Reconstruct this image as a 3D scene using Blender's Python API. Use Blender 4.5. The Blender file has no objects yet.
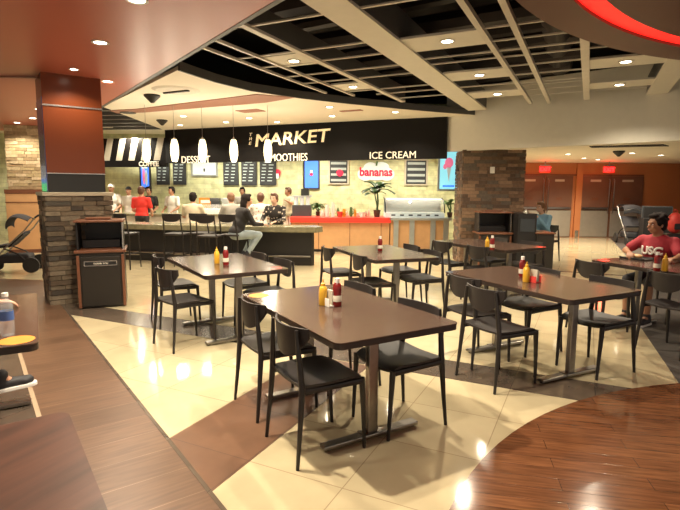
import bpy, bmesh, math, random
from mathutils import Vector, Matrix
random.seed(7)
PI = math.pi
sc = bpy.context.scene
COL = sc.collection
# ---------------------------------------------------------------- camera
H, F, PIT, ROLL = 1.55, 507.0, .129, .006
cd = bpy.data.cameras.new('camera'); cam = bpy.data.objects.new('camera', cd); COL.objects.link(cam)
cd.sensor_width = 36; cd.lens = 36 * F / 680; cd.clip_start = .05; cd.clip_end = 100
cam.matrix_world = Matrix.Translation((0, 0, H)) @ Matrix.Rotation(PI/2 - PIT, 4, 'X') @ Matrix.Rotation(ROLL, 4, 'Z')
sc.camera = cam

def ray(u, v):
    X = u - 340; Y = 255 - v
    c, s = math.cos(ROLL), math.sin(ROLL); X, Y = X*c - Y*s, X*s + Y*c
    c, s = math.cos(PIT), math.sin(PIT)
    return Vector((X/F, c + s*Y/F, -s + c*Y/F))
def at(u, v, y):                    # point at depth y
    d = ray(u, v); return d * (y/d.y) + Vector((0, 0, H))
def atz(u, v, z=0):
    d = ray(u, v); return d * ((z-H)/d.z) + Vector((0, 0, H))

# the tile grid of the hall: s runs along 64 deg, t along 154 deg
GA = math.radians(64.0)
M_ = Vector((math.cos(GA), math.sin(GA), 0)); N_ = Vector((-math.sin(GA), math.cos(GA), 0))
def st(s, t, z=0): return M_*s + N_*t + Vector((0, 0, z))

# ---------------------------------------------------------------- materials
def newmat(name):
    m = bpy.data.materials.new(name); m.use_nodes = True
    nt = m.node_tree; return m, nt, nt.nodes['Principled BSDF']
def mat(name, col, rough=.5, metal=0, spec=.5, emit=None, es=0, var=.12, scale=8, bump=0, coat=0, alpha=1, trans=0):
    m, nt, b = newmat(name); L = nt.links
    b.inputs['Roughness'].default_value = rough; b.inputs['Metallic'].default_value = metal
    b.inputs['Specular IOR Level'].default_value = spec; b.inputs['Coat Weight'].default_value = coat
    b.inputs['Alpha'].default_value = alpha; b.inputs['Transmission Weight'].default_value = trans
    tc = nt.nodes.new('ShaderNodeTexCoord'); nz = nt.nodes.new('ShaderNodeTexNoise')
    nz.inputs['Scale'].default_value = scale; nz.inputs['Detail'].default_value = 4
    L.new(tc.outputs['Object'], nz.inputs['Vector'])
    mx = nt.nodes.new('ShaderNodeMix'); mx.data_type = 'RGBA'
    mx.inputs['A'].default_value = (*[c*(1-var) for c in col], 1)
    mx.inputs['B'].default_value = (*[min(1, c*(1+var)) for c in col], 1)
    L.new(nz.outputs['Fac'], mx.inputs['Factor']); L.new(mx.outputs['Result'], b.inputs['Base Color'])
    if bump:
        bp = nt.nodes.new('ShaderNodeBump'); bp.inputs['Strength'].default_value = bump; bp.inputs['Distance'].default_value = .01
        L.new(nz.outputs['Fac'], bp.inputs['Height']); L.new(bp.outputs['Normal'], b.inputs['Normal'])
    if emit:
        b.inputs['Emission Color'].default_value = (*emit, 1); b.inputs['Emission Strength'].default_value = es
    return m
def grid_mat(name, c1, c2, mortar, w, h, ms, rot, loc, rough=.2, offset=0, streak=None, bump=.1, var=.25, nscale=3, coat=0, vec='Object', plane='XY', spec=.5):
    m, nt, b = newmat(name); L = nt.links
    tc = nt.nodes.new('ShaderNodeTexCoord'); mp = nt.nodes.new('ShaderNodeMapping')
    src = tc.outputs[vec]
    if plane != 'XY':
        sx = nt.nodes.new('ShaderNodeSeparateXYZ'); cx = nt.nodes.new('ShaderNodeCombineXYZ')
        L.new(src, sx.inputs[0])
        L.new(sx.outputs['X' if plane == 'XZ' else 'Y'], cx.inputs['X']); L.new(sx.outputs['Z'], cx.inputs['Y'])
        src = cx.outputs[0]
    mp.inputs['Location'].default_value = (loc[0], loc[1], 0); mp.inputs['Rotation'].default_value = (0, 0, rot)
    L.new(src, mp.inputs['Vector'])
    br = nt.nodes.new('ShaderNodeTexBrick'); br.offset = offset; br.squash = 1
    br.inputs['Scale'].default_value = 1; br.inputs['Brick Width'].default_value = w; br.inputs['Row Height'].default_value = h
    br.inputs['Mortar Size'].default_value = ms; br.inputs['Mortar Smooth'].default_value = .1
    br.inputs['Color1'].default_value = (*c1, 1); br.inputs['Color2'].default_value = (*c2, 1); br.inputs['Mortar'].default_value = (*mortar, 1)
    L.new(mp.outputs[0], br.inputs['Vector'])
    nz = nt.nodes.new('ShaderNodeTexNoise'); nz.inputs['Scale'].default_value = nscale; nz.inputs['Detail'].default_value = 6
    if streak:
        m2 = nt.nodes.new('ShaderNodeMapping'); m2.inputs['Scale'].default_value = (streak[0], streak[1], 1)
        L.new(mp.outputs[0], m2.inputs['Vector']); L.new(m2.outputs[0], nz.inputs['Vector'])
    else: L.new(mp.outputs[0], nz.inputs['Vector'])
    cr = nt.nodes.new('ShaderNodeMapRange'); cr.inputs['From Min'].default_value = .3; cr.inputs['From Max'].default_value = .7
    cr.inputs['To Min'].default_value = 1-var; cr.inputs['To Max'].default_value = 1+var
    L.new(nz.outputs['Fac'], cr.inputs['Value'])
    vm = nt.nodes.new('ShaderNodeVectorMath'); vm.operation = 'SCALE'
    L.new(br.outputs['Color'], vm.inputs[0]); L.new(cr.outputs[0], vm.inputs['Scale']); L.new(vm.outputs[0], b.inputs['Base Color'])
    b.inputs['Roughness'].default_value = rough; b.inputs['Coat Weight'].default_value = coat; b.inputs['Specular IOR Level'].default_value = spec
    if bump:
        bp = nt.nodes.new('ShaderNodeBump'); bp.inputs['Strength'].default_value = bump; bp.inputs['Distance'].default_value = .004; bp.invert = True
        L.new(br.outputs['Fac'], bp.inputs['Height']); L.new(bp.outputs['Normal'], b.inputs['Normal'])
    return m
def island_mat(name, cols, rough=.8, bump=.6):
    m, nt, b = newmat(name); L = nt.links
    g = nt.nodes.new('ShaderNodeNewGeometry'); r = nt.nodes.new('ShaderNodeValToRGB')
    r.color_ramp.interpolation = 'CONSTANT'
    e = r.color_ramp.elements
    while len(e) < len(cols): e.new(.5)
    for i, c in enumerate(cols): e[i].position = i/len(cols); e[i].color = (*c, 1)
    L.new(g.outputs['Random Per Island'], r.inputs['Fac'])
    tc = nt.nodes.new('ShaderNodeTexCoord'); nz = nt.nodes.new('ShaderNodeTexNoise'); nz.inputs['Scale'].default_value = 22; nz.inputs['Detail'].default_value = 6
    L.new(tc.outputs['Object'], nz.inputs['Vector'])
    cr = nt.nodes.new('ShaderNodeMapRange'); cr.inputs['To Min'].default_value = .55; cr.inputs['To Max'].default_value = 1.45
    L.new(nz.outputs['Fac'], cr.inputs['Value'])
    vm = nt.nodes.new('ShaderNodeVectorMath'); vm.operation = 'SCALE'
    L.new(r.outputs[0], vm.inputs[0]); L.new(cr.outputs[0], vm.inputs['Scale']); L.new(vm.outputs[0], b.inputs['Base Color'])
    bp = nt.nodes.new('ShaderNodeBump'); bp.inputs['Strength'].default_value = bump; bp.inputs['Distance'].default_value = .02
    L.new(nz.outputs['Fac'], bp.inputs['Height']); L.new(bp.outputs['Normal'], b.inputs['Normal'])
    b.inputs['Roughness'].default_value = rough
    return m

RW = -GA
MT = dict(
 cream_tile = grid_mat('cream_tile', (.54,.465,.30), (.49,.42,.265), (.32,.25,.15), .6, .6, .003, RW, (-4.03, -1.066), rough=.075, var=.10, nscale=2.5, bump=.15),
 band = grid_mat('brown_band', (.135,.07,.042), (.15,.078,.046), (.07,.04,.03), .6, .6, .003, RW, (-4.03,-1.066), rough=.3, var=.12, nscale=6, bump=.1),
 dark_band = grid_mat('dark_band', (.085,.065,.05), (.10,.075,.055), (.04,.03,.025), .6, .6, .003, RW, (-4.03,-1.066), rough=.2, var=.15, nscale=6, bump=.1),
 plank = grid_mat('walkway_plank', (.135,.075,.044), (.10,.055,.032), (.21,.135,.088), 2.9, .27, .0025, -math.radians(36), (.3,.05), rough=.33, offset=.37, streak=(1.2,14), var=.28, bump=.1),
 wood_floor = grid_mat('red_wood_floor', (.17,.07,.03), (.115,.045,.02), (.02,.008,.005), 1.1, .11, .0015, math.radians(12), (0,0), rough=.13, offset=.43, streak=(1.5,16), var=.35, bump=.08),
 carpet = mat('dark_carpet', (.06,.052,.045), .9, bump=.3, scale=60),
 strip = mat('pale_strip', (.4,.3,.2), .4),
 red_ceil = mat('red_ceiling_paint', (.43,.12,.08), .38, var=.04, scale=1.5, spec=.4),
 cream = mat('cream_plaster', (.80,.75,.63), .65, var=.04, scale=2),
 cream_panel = mat('cream_panel', (.68,.65,.56), .6, var=.05),
 grey_trim = mat('grey_trim', (.09,.087,.083), .5),
 light_trim = mat('light_trim', (.62,.58,.5), .45),
 black = mat('black_void', (.008,.005,.005), .8),
 duct = mat('dark_duct', (.022,.015,.015), .6),
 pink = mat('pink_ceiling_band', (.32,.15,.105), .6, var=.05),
 orange_wall = mat('orange_wall', (.46,.18,.065), .6, var=.08, scale=1.2),
 tan_wall = mat('tan_wall', (.42,.3,.24), .7, var=.05),
 soffit_brown = mat('soffit_brown', (.13,.055,.03), .5, var=.08, scale=3),
 red_led = mat('red_cove_light', (.6,.02,.01), .5, emit=(1,.012,.008), es=1.1),
 col_red = mat('rust_column_panel', (.17,.04,.012), .25, var=.1, scale=2, spec=.5),
 col_black = mat('black_column_panel', (.022,.022,.02), .3),
 chrome = mat('steel_trim', (.62,.6,.56), .25, metal=.9),
 steel = mat('brushed_steel', (.33,.31,.28), .28, metal=1, var=.15, scale=30),
 blue_reflection = mat('blue_reflection_tint', (.16,.18,.38), .2),  # blue light reflected from the screens, painted into the side face
 stone = island_mat('stacked_stone', [(.09,.066,.042),(.13,.098,.06),(.055,.042,.03),(.16,.12,.075),(.10,.07,.043),(.07,.06,.045),(.19,.15,.1)]),
 stone_warm = island_mat('stacked_stone_warm', [(.42,.33,.18),(.5,.4,.24),(.3,.22,.12),(.55,.44,.28),(.36,.27,.15)]),
 stone_red = island_mat('stacked_stone_red', [(.15,.088,.05),(.2,.12,.07),(.09,.055,.035),(.24,.15,.09),(.12,.072,.042),(.11,.085,.06)]),
 ledge = mat('ledge_stone', (.42,.36,.26), .5),
 tile_wall = grid_mat('market_tile', (.64,.66,.42), (.50,.53,.31), (.42,.43,.26), .42, .14, .004, 0, (0,0), rough=.35, offset=.5, plane='XZ', var=.22, nscale=5),
 table = mat('brown_laminate', (.07,.043,.032), .17, var=.06, scale=4),
 table_red_reflection = grid_mat('wood_laminate_red_reflection', (.075,.03,.018), (.07,.027,.016), (.07,.027,.016), 9, 9, 0, math.radians(60), (4,4), rough=.38, streak=(.9,7), var=.5, bump=0, nscale=2.2),  # wood streaks, with the red ceiling's reflection put into the colour
 table_edge = mat('dark_table_edge', (.028,.018,.014), .4),
 chair = mat('black_wood', (.011,.008,.007), .42, var=.2, scale=20),
 chair_seat = mat('black_wood_seat', (.016,.012,.011), .5, var=.2, scale=20),
 cab = mat('charcoal_laminate', (.018,.014,.010), .4),
 cab_wood = mat('cabinet_wood_trim', (.16,.06,.028), .4, var=.2, scale=15),
 dark = mat('near_black', (.01,.009,.009), .45),
 white = mat('white_paint', (.75,.72,.66), .5),
 offwhite = mat('offwhite', (.5,.46,.37), .6),
 yellow = mat('mustard_plastic', (.62,.34,.025), .35),
 red = mat('ketchup_plastic', (.17,.01,.01), .25),
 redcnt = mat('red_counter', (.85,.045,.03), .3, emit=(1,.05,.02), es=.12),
 orange = mat('orange_sticker', (.6,.23,.03), .45),
 red_plain = mat('plain_red', (.6,.05,.04), .45),
 tanwood = mat('light_oak', (.62,.36,.17), .4, var=.15, scale=5),
 glasswhite = mat('lit_white_glass', (.9,.85,.7), .3, emit=(1,.84,.48), es=1.05),
 lens = mat('lamp_lens', (1,.95,.85), .3, emit=(1,.88,.68), es=9),
 lens_dim = mat('lamp_lens_dim', (1,.95,.85), .3, emit=(1,.88,.68), es=1.5),
 letter = mat('cream_letters', (.85,.78,.62), .4, emit=(1,.9,.7), es=.15),
 letter_gold = mat('gold_letters', (.85,.68,.38), .4, emit=(1,.78,.45), es=.25),
 fascia = mat('black_fascia', (.006,.005,.0045), .6, spec=.15),
 door = mat('brown_door', (.15,.075,.045), .45, var=.2, scale=4),
 kick = mat('steel_kick_plate', (.42,.4,.34), .4, metal=.6),
 exitred = mat('exit_red', (.8,.02,.02), .4, emit=(1,.02,.02), es=2.5),
 exitbox = mat('exit_panel', (.4,.02,.02), .4, emit=(1,.03,.02), es=.35),
 screen_blue = mat('blue_screen', (.05,.15,.6), .3, emit=(.05,.2,1), es=.75),
 screen_cyan = mat('cyan_screen', (.3,.7,.8), .3, emit=(.3,.85,1), es=.45),
 screen_white = mat('white_screen', (.7,.78,.76), .3, emit=(.75,.95,1), es=.12),
 screen_red = mat('red_graphic', (.65,.015,.06), .4, emit=(1,.03,.08), es=.12),
 screen_pink = mat('pink_graphic', (.8,.25,.4), .4, emit=(1,.2,.4), es=.3),
 screen_green = mat('green_graphic', (.1,.6,.15), .4, emit=(.1,.8,.2), es=1),
 board = mat('menu_board', (.03,.035,.04), .4),
 board_grey = mat('menu_stripe', (.3,.33,.3), .5, emit=(.6,.7,.65), es=.12),
 boardtext = mat('menu_text', (.5,.6,.6), .5, emit=(.7,.85,.9), es=.08),
 glass = mat('clear_glass', (.9,.95,.95), .03, alpha=.22, spec=.8),
 leaf = mat('dark_leaf', (.035,.09,.03), .4, var=.4),
 leaf2 = mat('mid_leaf', (.08,.17,.05), .5, var=.4),
 pot = mat('brown_pot', (.07,.03,.02), .4),
 skin = mat('skin', (.52,.27,.17), .5, var=.06), skin2 = mat('skin_brown', (.34,.165,.09), .5, var=.06),
 skinp = mat('skin_pale', (.62,.38,.27), .5, var=.06),
 hair_black = mat('hair_black', (.012,.008,.007), .85, spec=.2), hair_brown = mat('hair_brown', (.10,.04,.02), .5), hair_lt = mat('hair_light_brown', (.2,.1,.05), .5),
 tee_red = mat('crimson_cotton', (.30,.018,.03), .8, bump=.1, scale=40), shirt_red = mat('red_shirt', (.62,.03,.02), .8),
 shirt_white = mat('white_shirt', (.7,.68,.62), .8), shirt_beige = mat('beige_shirt', (.58,.5,.36), .8), shirt_navy = mat('navy_shirt', (.015,.018,.035), .8),
 shirt_blue = mat('light_blue_shirt', (.2,.38,.55), .8), shirt_black = mat('black_shirt', (.015,.013,.013), .8), shirt_grey = mat('grey_shirt', (.33,.31,.27), .8),
 floral = None, jeans = mat('faded_jeans', (.28,.34,.36), .8, var=.25, scale=12), trousers = mat('dark_trousers', (.02,.018,.018), .8),
 shorts = mat('grey_shorts', (.06,.06,.07), .8), shoe = mat('shoe_black', (.015,.014,.018), .6), sole = mat('white_sole', (.75,.73,.7), .5), eye = mat('eye_white', (.7,.68,.64), .3), lip = mat('lip', (.35,.12,.1), .5),
 water = mat('clear_plastic', (.75,.85,.95), .05, alpha=.16, spec=.6), label_blue = mat('blue_label', (.05,.1,.28), .4), foam = mat('stroller_fabric', (.025,.025,.03), .8), rubber = mat('rubber', (.02,.02,.02), .7), silver = mat('silver_frame', (.3,.29,.27), .3, metal=.8),
 greystone = mat('counter_stone', (.19,.175,.105), .25, var=.45, scale=14), appliance = mat('appliance_dark', (.06,.065,.07), .3), bluegrey = mat('stainless', (.5,.55,.55), .3, metal=.7),
)
def spot_mat(name, base, dot, scale, thr):
    m, nt, b = newmat(name); L = nt.links
    tc = nt.nodes.new('ShaderNodeTexCoord'); v = nt.nodes.new('ShaderNodeTexVoronoi'); v.inputs['Scale'].default_value = scale
    L.new(tc.outputs['Object'], v.inputs['Vector'])
    r = nt.nodes.new('ShaderNodeValToRGB'); r.color_ramp.interpolation = 'CONSTANT'
    r.color_ramp.elements[0].color = (*dot, 1); r.color_ramp.elements[1].color = (*base, 1); r.color_ramp.elements[1].position = thr
    L.new(v.outputs['Distance'], r.inputs['Fac']); L.new(r.outputs[0], b.inputs['Base Color']); b.inputs['Roughness'].default_value = .8
    return m
MT['floral'] = spot_mat('black_floral', (.02,.016,.014), (.5,.42,.34), 16, .3)
MT['pattern'] = spot_mat('white_pattern', (.66,.62,.55), (.42,.2,.16), 14, .28)

# ---------------------------------------------------------------- mesh helpers
class MB:
    def __init__(s): s.b = bmesh.new()
    def box(s, c, d, rz=0, rx=0, ry=0, taper=None):
        r = bmesh.ops.create_cube(s.b, size=1)
        v = r['verts']
        if taper:
            for q in v:
                if q.co.z < 0: q.co.x *= taper; q.co.y *= taper
        bmesh.ops.scale(s.b, vec=d, verts=v)
        m = Matrix.Translation(c) @ Matrix.Rotation(rz,4,'Z') @ Matrix.Rotation(ry,4,'Y') @ Matrix.Rotation(rx,4,'X')
        bmesh.ops.transform(s.b, matrix=m, verts=v); return s
    def prism(s, poly, z0, z1):
        lo = [s.b.verts.new((p[0], p[1], z0)) for p in poly]; hi = [s.b.verts.new((p[0], p[1], z1)) for p in poly]
        s.b.faces.new(list(reversed(lo))); s.b.faces.new(hi)
        n = len(poly)
        for i in range(n): s.b.faces.new((lo[i], lo[(i+1)%n], hi[(i+1)%n], hi[i]))
        return s
    def prism_xz(s, poly, y0, y1, mtx=None):
        a = [s.b.verts.new((p[0], y0, p[1])) for p in poly]; b = [s.b.verts.new((p[0], y1, p[1])) for p in poly]
        s.b.faces.new(a); s.b.faces.new(list(reversed(b))); n = len(poly)
        for i in range(n): s.b.faces.new((a[(i+1)%n], a[i], b[i], b[(i+1)%n]))
        if mtx: bmesh.ops.transform(s.b, matrix=mtx, verts=a+b)
        return s
    def lathe(s, prof, c=(0,0,0), n=24, cap=True):
        rings = []
        for r, z in prof:
            rings.append([s.b.verts.new((c[0]+r*math.cos(2*PI*i/n), c[1]+r*math.sin(2*PI*i/n), c[2]+z)) for i in range(n)])
        for a, b in zip(rings, rings[1:]):
            for i in range(n): s.b.faces.new((a[i], a[(i+1)%n], b[(i+1)%n], b[i]))
        if cap: s.b.faces.new(list(reversed(rings[0]))); s.b.faces.new(rings[-1])
        return s
    def tube(s, pts, rad, n=10, flat=1.0, up=None):
        pts = [Vector(p) for p in pts]
        if not hasattr(rad, '__len__'): rad = [rad]*len(pts)
        rings = []; prev = None
        for i, p in enumerate(pts):
            d = (pts[min(i+1, len(pts)-1)] - pts[max(i-1, 0)]).normalized()
            if prev is None:
                a = Vector(up) if up else (Vector((0,0,1)) if abs(d.z) < .9 else Vector((1,0,0)))
                x = d.cross(a).normalized()
            else: x = (prev - d*prev.dot(d)).normalized()
            prev = x; y = d.cross(x)
            rings.append([s.b.verts.new(p + x*(rad[i]*math.cos(2*PI*k/n)) + y*(rad[i]*flat*math.sin(2*PI*k/n))) for k in range(n)])
        for a, b in zip(rings, rings[1:]):
            for i in range(n): s.b.faces.new((a[i], a[(i+1)%n], b[(i+1)%n], b[i]))
        s.b.faces.new(list(reversed(rings[0]))); s.b.faces.new(rings[-1]); return s
    def ell(s, c, r, m=None, u=20, v=12):
        q = bmesh.ops.create_uvsphere(s.b, u_segments=u, v_segments=v, radius=1)['verts']
        bmesh.ops.scale(s.b, vec=r, verts=q)
        if m: bmesh.ops.transform(s.b, matrix=m, verts=q)
        bmesh.ops.translate(s.b, vec=c, verts=q); return s
    def sheet(s, f, nu, nv, th):           # f(u,v) -> (point, normal) ; closed slab
        top = [[None]*(nv+1) for _ in range(nu+1)]; bot = [[None]*(nv+1) for _ in range(nu+1)]
        for i in range(nu+1):
            for j in range(nv+1):
                p, n = f(i/nu, j/nv); p = Vector(p); n = Vector(n)
                top[i][j] = s.b.verts.new(p + n*th/2); bot[i][j] = s.b.verts.new(p - n*th/2)
        for i in range(nu):
            for j in range(nv):
                s.b.faces.new((top[i][j], top[i+1][j], top[i+1][j+1], top[i][j+1]))
                s.b.faces.new((bot[i][j], bot[i][j+1], bot[i+1][j+1], bot[i+1][j]))
        for i in range(nu):
            s.b.faces.new((top[i+1][0], top[i][0], bot[i][0], bot[i+1][0])); s.b.faces.new((top[i][nv], top[i+1][nv], bot[i+1][nv], bot[i][nv]))
        for j in range(nv):
            s.b.faces.new((top[0][j], top[0][j+1], bot[0][j+1], bot[0][j])); s.b.faces.new((top[nu][j+1], top[nu][j], bot[nu][j], bot[nu][j+1]))
        return s
    def build(s, name, m, parent=None, smooth=False, bevel=0, label=None, loc=None, rz=0):
        bmesh.ops.recalc_face_normals(s.b, faces=s.b.faces)
        me = bpy.data.meshes.new(name); s.b.to_mesh(me); s.b.free()
        me.materials.append(MT[m] if isinstance(m, str) else m)
        o = bpy.data.objects.new(name, me); COL.objects.link(o)
        if parent: o.parent = parent
        if loc is not None: o.location = loc
        o.rotation_euler.z = rz
        if smooth:
            for p in me.polygons: p.use_smooth = True
            if smooth != 'all': me.set_sharp_from_angle(angle=math.radians(40))
        if bevel:
            bv = o.modifiers.new('bevel', 'BEVEL'); bv.width = bevel; bv.segments = 2; bv.limit_method = 'ANGLE'
        if label: o['label'] = label
        return o
def thing(name, label, cat, loc=(0,0,0), rz=0, group=None):
    o = bpy.data.objects.new(name, None); COL.objects.link(o); o.empty_display_size = .1
    o.location = loc; o.rotation_euler = (0,0,rz); o['label'] = label; o['category'] = cat
    if group: o['group'] = group
    return o
def tag(o, label, cat, group=None, kind=None):
    o['label'] = label; o['category'] = cat
    if group: o['group'] = group
    if kind: o['kind'] = kind
    return o
def struct(name, mb, m, bevel=0, parent=None, smooth=False):
    o = mb.build(name, m, parent, bevel=bevel, smooth=smooth)
    if not parent: o['kind'] = 'structure'
    return o
KIDS = {}
def copy_thing(root, loc, rz, label, group=None):
    def cp(o, par):
        c = o.copy(); COL.objects.link(c); c.parent = par
        for ch in [q for q in list(bpy.data.objects) if q.parent == o]: cp(ch, c)
        return c
    r = cp(root, None); r.location = loc; r.rotation_euler = (0,0,rz); r['label'] = label
    if group: r['group'] = group
    return r
TMP = bpy.data.scenes.new('workbench')
def evaluated_mesh(o):
    COL.objects.unlink(o); TMP.collection.objects.link(o)
    TMP.view_layers[0].update(); dg = TMP.view_layers[0].depsgraph
    me = bpy.data.meshes.new_from_object(o.evaluated_get(dg)); TMP.collection.objects.unlink(o); return me
def text(name, body, size, m, parent, loc, rot=(PI/2,0,0), ext=.006, shear=0, bold=0, align='CENTER', sx=1):
    c = bpy.data.curves.new(name, 'FONT'); c.body = body; c.size = size; c.extrude = ext; c.shear = shear; c.bevel_depth = bold; c.bevel_resolution = 0
    c.align_x = align; c.align_y = 'BOTTOM_BASELINE'; c.resolution_u = 3
    t = bpy.data.objects.new(name+'_curve', c); COL.objects.link(t)
    me = evaluated_mesh(t)
    bpy.data.objects.remove(t); bpy.data.curves.remove(c)
    me.materials.clear(); me.materials.append(MT[m])
    o = bpy.data.objects.new(name, me); COL.objects.link(o); o.parent = parent; o.location = loc; o.rotation_euler = rot; o.scale = (sx,1,1)
    return o

# ---------------------------------------------------------------- floor
struct('floor', MB().box((0,7,-.05),(26,22,.1)), 'cream_tile')
def walk(d, w, z=0):   # walkway coordinates: d along the edge line (away), w to the right
    o = Vector((-.65,2.41,0)); a = Vector((-.588,.809,0)); b = Vector((.809,.588,0))
    return o + a*d + b*w + Vector((0,0,z))
def P2(*pts): return [(p[0],p[1]) for p in pts]
struct('trim_1', MB().prism(P2(st(4.02,9),st(4.47,9),st(4.47,-3.2),st(4.02,-3.2)), 0, .002), 'dark_band')
struct('trim_2', MB().prism(P2(st(-4,1.655),st(4.0,1.655),st(4.0,2.26),st(-4,2.26)), 0, .0025), 'band')
struct('trim_3', MB().prism(P2(walk(-6,0),walk(7.4,0),walk(8.0,-.6),walk(8.0,-2.2),walk(12,-4.5),walk(2,-9),walk(-6,-9)), 0, .004), 'plank')
struct('trim_4', MB().prism(P2(walk(-6,-.60),walk(3.6,-.60),walk(3.6,-.63),walk(-6,-.63)), 0, .0055), 'strip')
struct('trim_5', MB().prism(P2(walk(-6,.012),walk(6.3,.012),walk(6.3,-.012),walk(-6,-.012)), 0, .0055), 'dark_band')
struct('trim_6', MB().prism(P2(walk(3.6,-.63),walk(-6,-.63),walk(-6,-9),walk(3.6,-9)), 0, .005), 'dark_band')
# far dark line and the dark carpet on the right
struct('trim_7', MB().prism(P2(st(10.55,1.6),st(10.63,1.6),st(10.63,-9),st(10.55,-9)), 0, .002), 'dark_band')
struct('trim_8', MB().prism([(2.74,3.9),(3.55,5.9),(5.16,8.22),(8.65,16.06),(9.0,16.9),(13,16.9),(13,-4),(5,-4),(3.2,3.2)], 0, .003), 'carpet')
def circ(p, q, r):
    ax, ay = p; bx, by = q; cx, cy = r
    d = 2*(ax*(by-cy)+bx*(cy-ay)+cx*(ay-by))
    ux = ((ax*ax+ay*ay)*(by-cy)+(bx*bx+by*by)*(cy-ay)+(cx*cx+cy*cy)*(ay-by))/d
    uy = ((ax*ax+ay*ay)*(cx-bx)+(bx*bx+by*by)*(ax-cx)+(cx*cx+cy*cy)*(bx-ax))/d
    return ux, uy, math.hypot(ax-ux, ay-uy)
ax, ay, ar = circ((.56,2.33),(1.40,3.34),(2.76,3.95))
struct('trim_9', MB().prism([(ax+ar*math.cos(2*PI*i/96), ay+ar*math.sin(2*PI*i/96)) for i in range(96)], 0, .006), 'wood_floor')

# ---------------------------------------------------------------- walls
YB = 15.0
struct('wall_back', MB().box(((-12+4.2)/2,YB+.1,2),(16.2,.2,4.2)), 'tile_wall')
struct('wall_doors', MB().box((8.6,17.1,2),(9.2,.2,4.2)).box((4.1,16.0,2),(.2,2.4,4.2)), 'orange_wall')
struct('wall_left', MB().box((-12.1,9.5,2),(.2,13,4.2)), 'tan_wall')
struct('wall_right', MB().box((13.1,11.5,2),(.2,11,4.2)), 'orange_wall')
struct('ceiling', MB().box((.5,6.5,4.05),(25.4,22,.1)), 'black')
# ---------------------------------------------------------------- ceilings
ZR = 3.0
E0 = Vector((-.51,4.15,0)); ED = Vector((.588,-.809,0))
def red(d, w=0): p = E0 + ED*d + Vector((.809,.588,0))*w; return (p.x, p.y)
rc = struct('ceiling_red', MB().prism([red(9),red(-10.5),(-7.2,13.4),(-12,13.4),(-12,-4),(3,-4)], ZR, ZR+.16), 'red_ceil')
struct('trim_10', MB().prism([red(9,.0),red(-6.6,.0),red(-6.6,.05),red(9,.05)], ZR-.004, ZR+.3), 'grey_trim')
struct('trim_11', MB().prism([(-12,6.95),(-3.9,6.95),(-3.9,6.9),(-12,6.9)], ZR-.02, ZR), 'pink')
# cream ceiling above the market
ZC = 3.05
fl = Vector((-4.58,13.5,0)); fr = Vector((2.2,10.75,0))
curve = [tuple(atz(u,v,3.05)[:2]) for u,v in ((178,70),(196,76),(215,82),(250,90.5),(300,98),(344,103),(400,108.5),(440,112),(474,114.5))]
cpoly = curve + [(2.3,10.86),(2.2,10.8),(-4.6,13.5),(-4.45,9.75),red(-6.5,.12)]
struct('ceiling_cream', MB().prism(cpoly, ZC, ZC+.05), 'cream')
mbt = MB()
for a, b in zip(curve, curve[1:]):
    a = Vector((*a,0)); b = Vector((*b,0)); d = (b-a).normalized(); n = Vector((d.y,-d.x,0))
    mbt.prism(P2(a, b, b+n*.03, a+n*.03), ZC-.01, ZC+.11)
struct('trim_12', mbt, 'grey_trim')
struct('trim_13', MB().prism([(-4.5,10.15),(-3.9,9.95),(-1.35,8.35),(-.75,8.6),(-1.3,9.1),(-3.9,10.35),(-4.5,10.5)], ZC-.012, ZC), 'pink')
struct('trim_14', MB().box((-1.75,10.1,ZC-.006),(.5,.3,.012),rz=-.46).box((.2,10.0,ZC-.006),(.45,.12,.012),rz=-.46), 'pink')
# zone left of the cream ceiling: open dark grid with grey beams
mb = MB()
for k in range(7):
    mb.box((-6.4,9.9+k*.62,3.16),(3.9,.12,.2), rz=-.12)
struct('trim_15', mb, 'grey_trim')
# recess beams
ZB = 3.1
def slab(s0,s1,t0,t1,z0,z1,mb=None): return (mb or MB()).prism(P2(st(s0,t0),st(s1,t0),st(s1,t1),st(s0,t1)), z0, z1)
beams = [('A',1.9,2.25,3.0,10.35,.34),('B',3.06,3.14,3.6,8.9,.26),('C',3.64,3.68,3.4,8.0,.03),('C',3.96,4.0,4.4,7.6,.03),
         ('D',1.03,1.09,3.0,10.0,.05),('E',.72,.78,3.0,10.1,.05),('F',.1,.19,4.6,9.95,.07),('G',-1.02,-.73,5.9,9.95,.3)]
bi = 0
for nme,t0,t1,s0,s1,h in beams:
    wide = nme in 'AG'
    struct('beam', slab(s0,s1,t0,t1,ZB,ZB+.03) if nme in 'ABG' else slab(s0,s1,t0,t1,ZB,ZB+h), 'cream_panel' if wide else 'light_trim')
    if nme in 'ABG': struct('beam', slab(s0,s1,t0+.003,t1-.003,ZB+.03,ZB+h), 'grey_trim')
for o in bpy.data.objects:
    if o.name.startswith('beam'): bi += 1
bars = [(4.27,1.09,4.2),(5.25,2.25,3.98),(5.75,2.25,3.98),(6.2,-.7,2.25),(6.35,2.25,3.98),(6.5,-.7,2.25),(6.85,2.25,3.98),(7.7,2.25,3.66),(8.1,.1,3.3),(8.3,.1,1.06),(5.3,.0,1.06),(5.78,-.2,1.06),(7.0,.1,1.06),(7.55,.1,1.06),(8.7,.1,1.06),(9.2,-.7,1.06),(8.6,2.25,3.1)]
mb = MB()
for s, t0, t1 in bars: slab(s, s+.03, t0, t1, ZB+.02, ZB+.035, mb)
struct('trim_16', mb, 'light_trim')
mb = MB()
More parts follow.
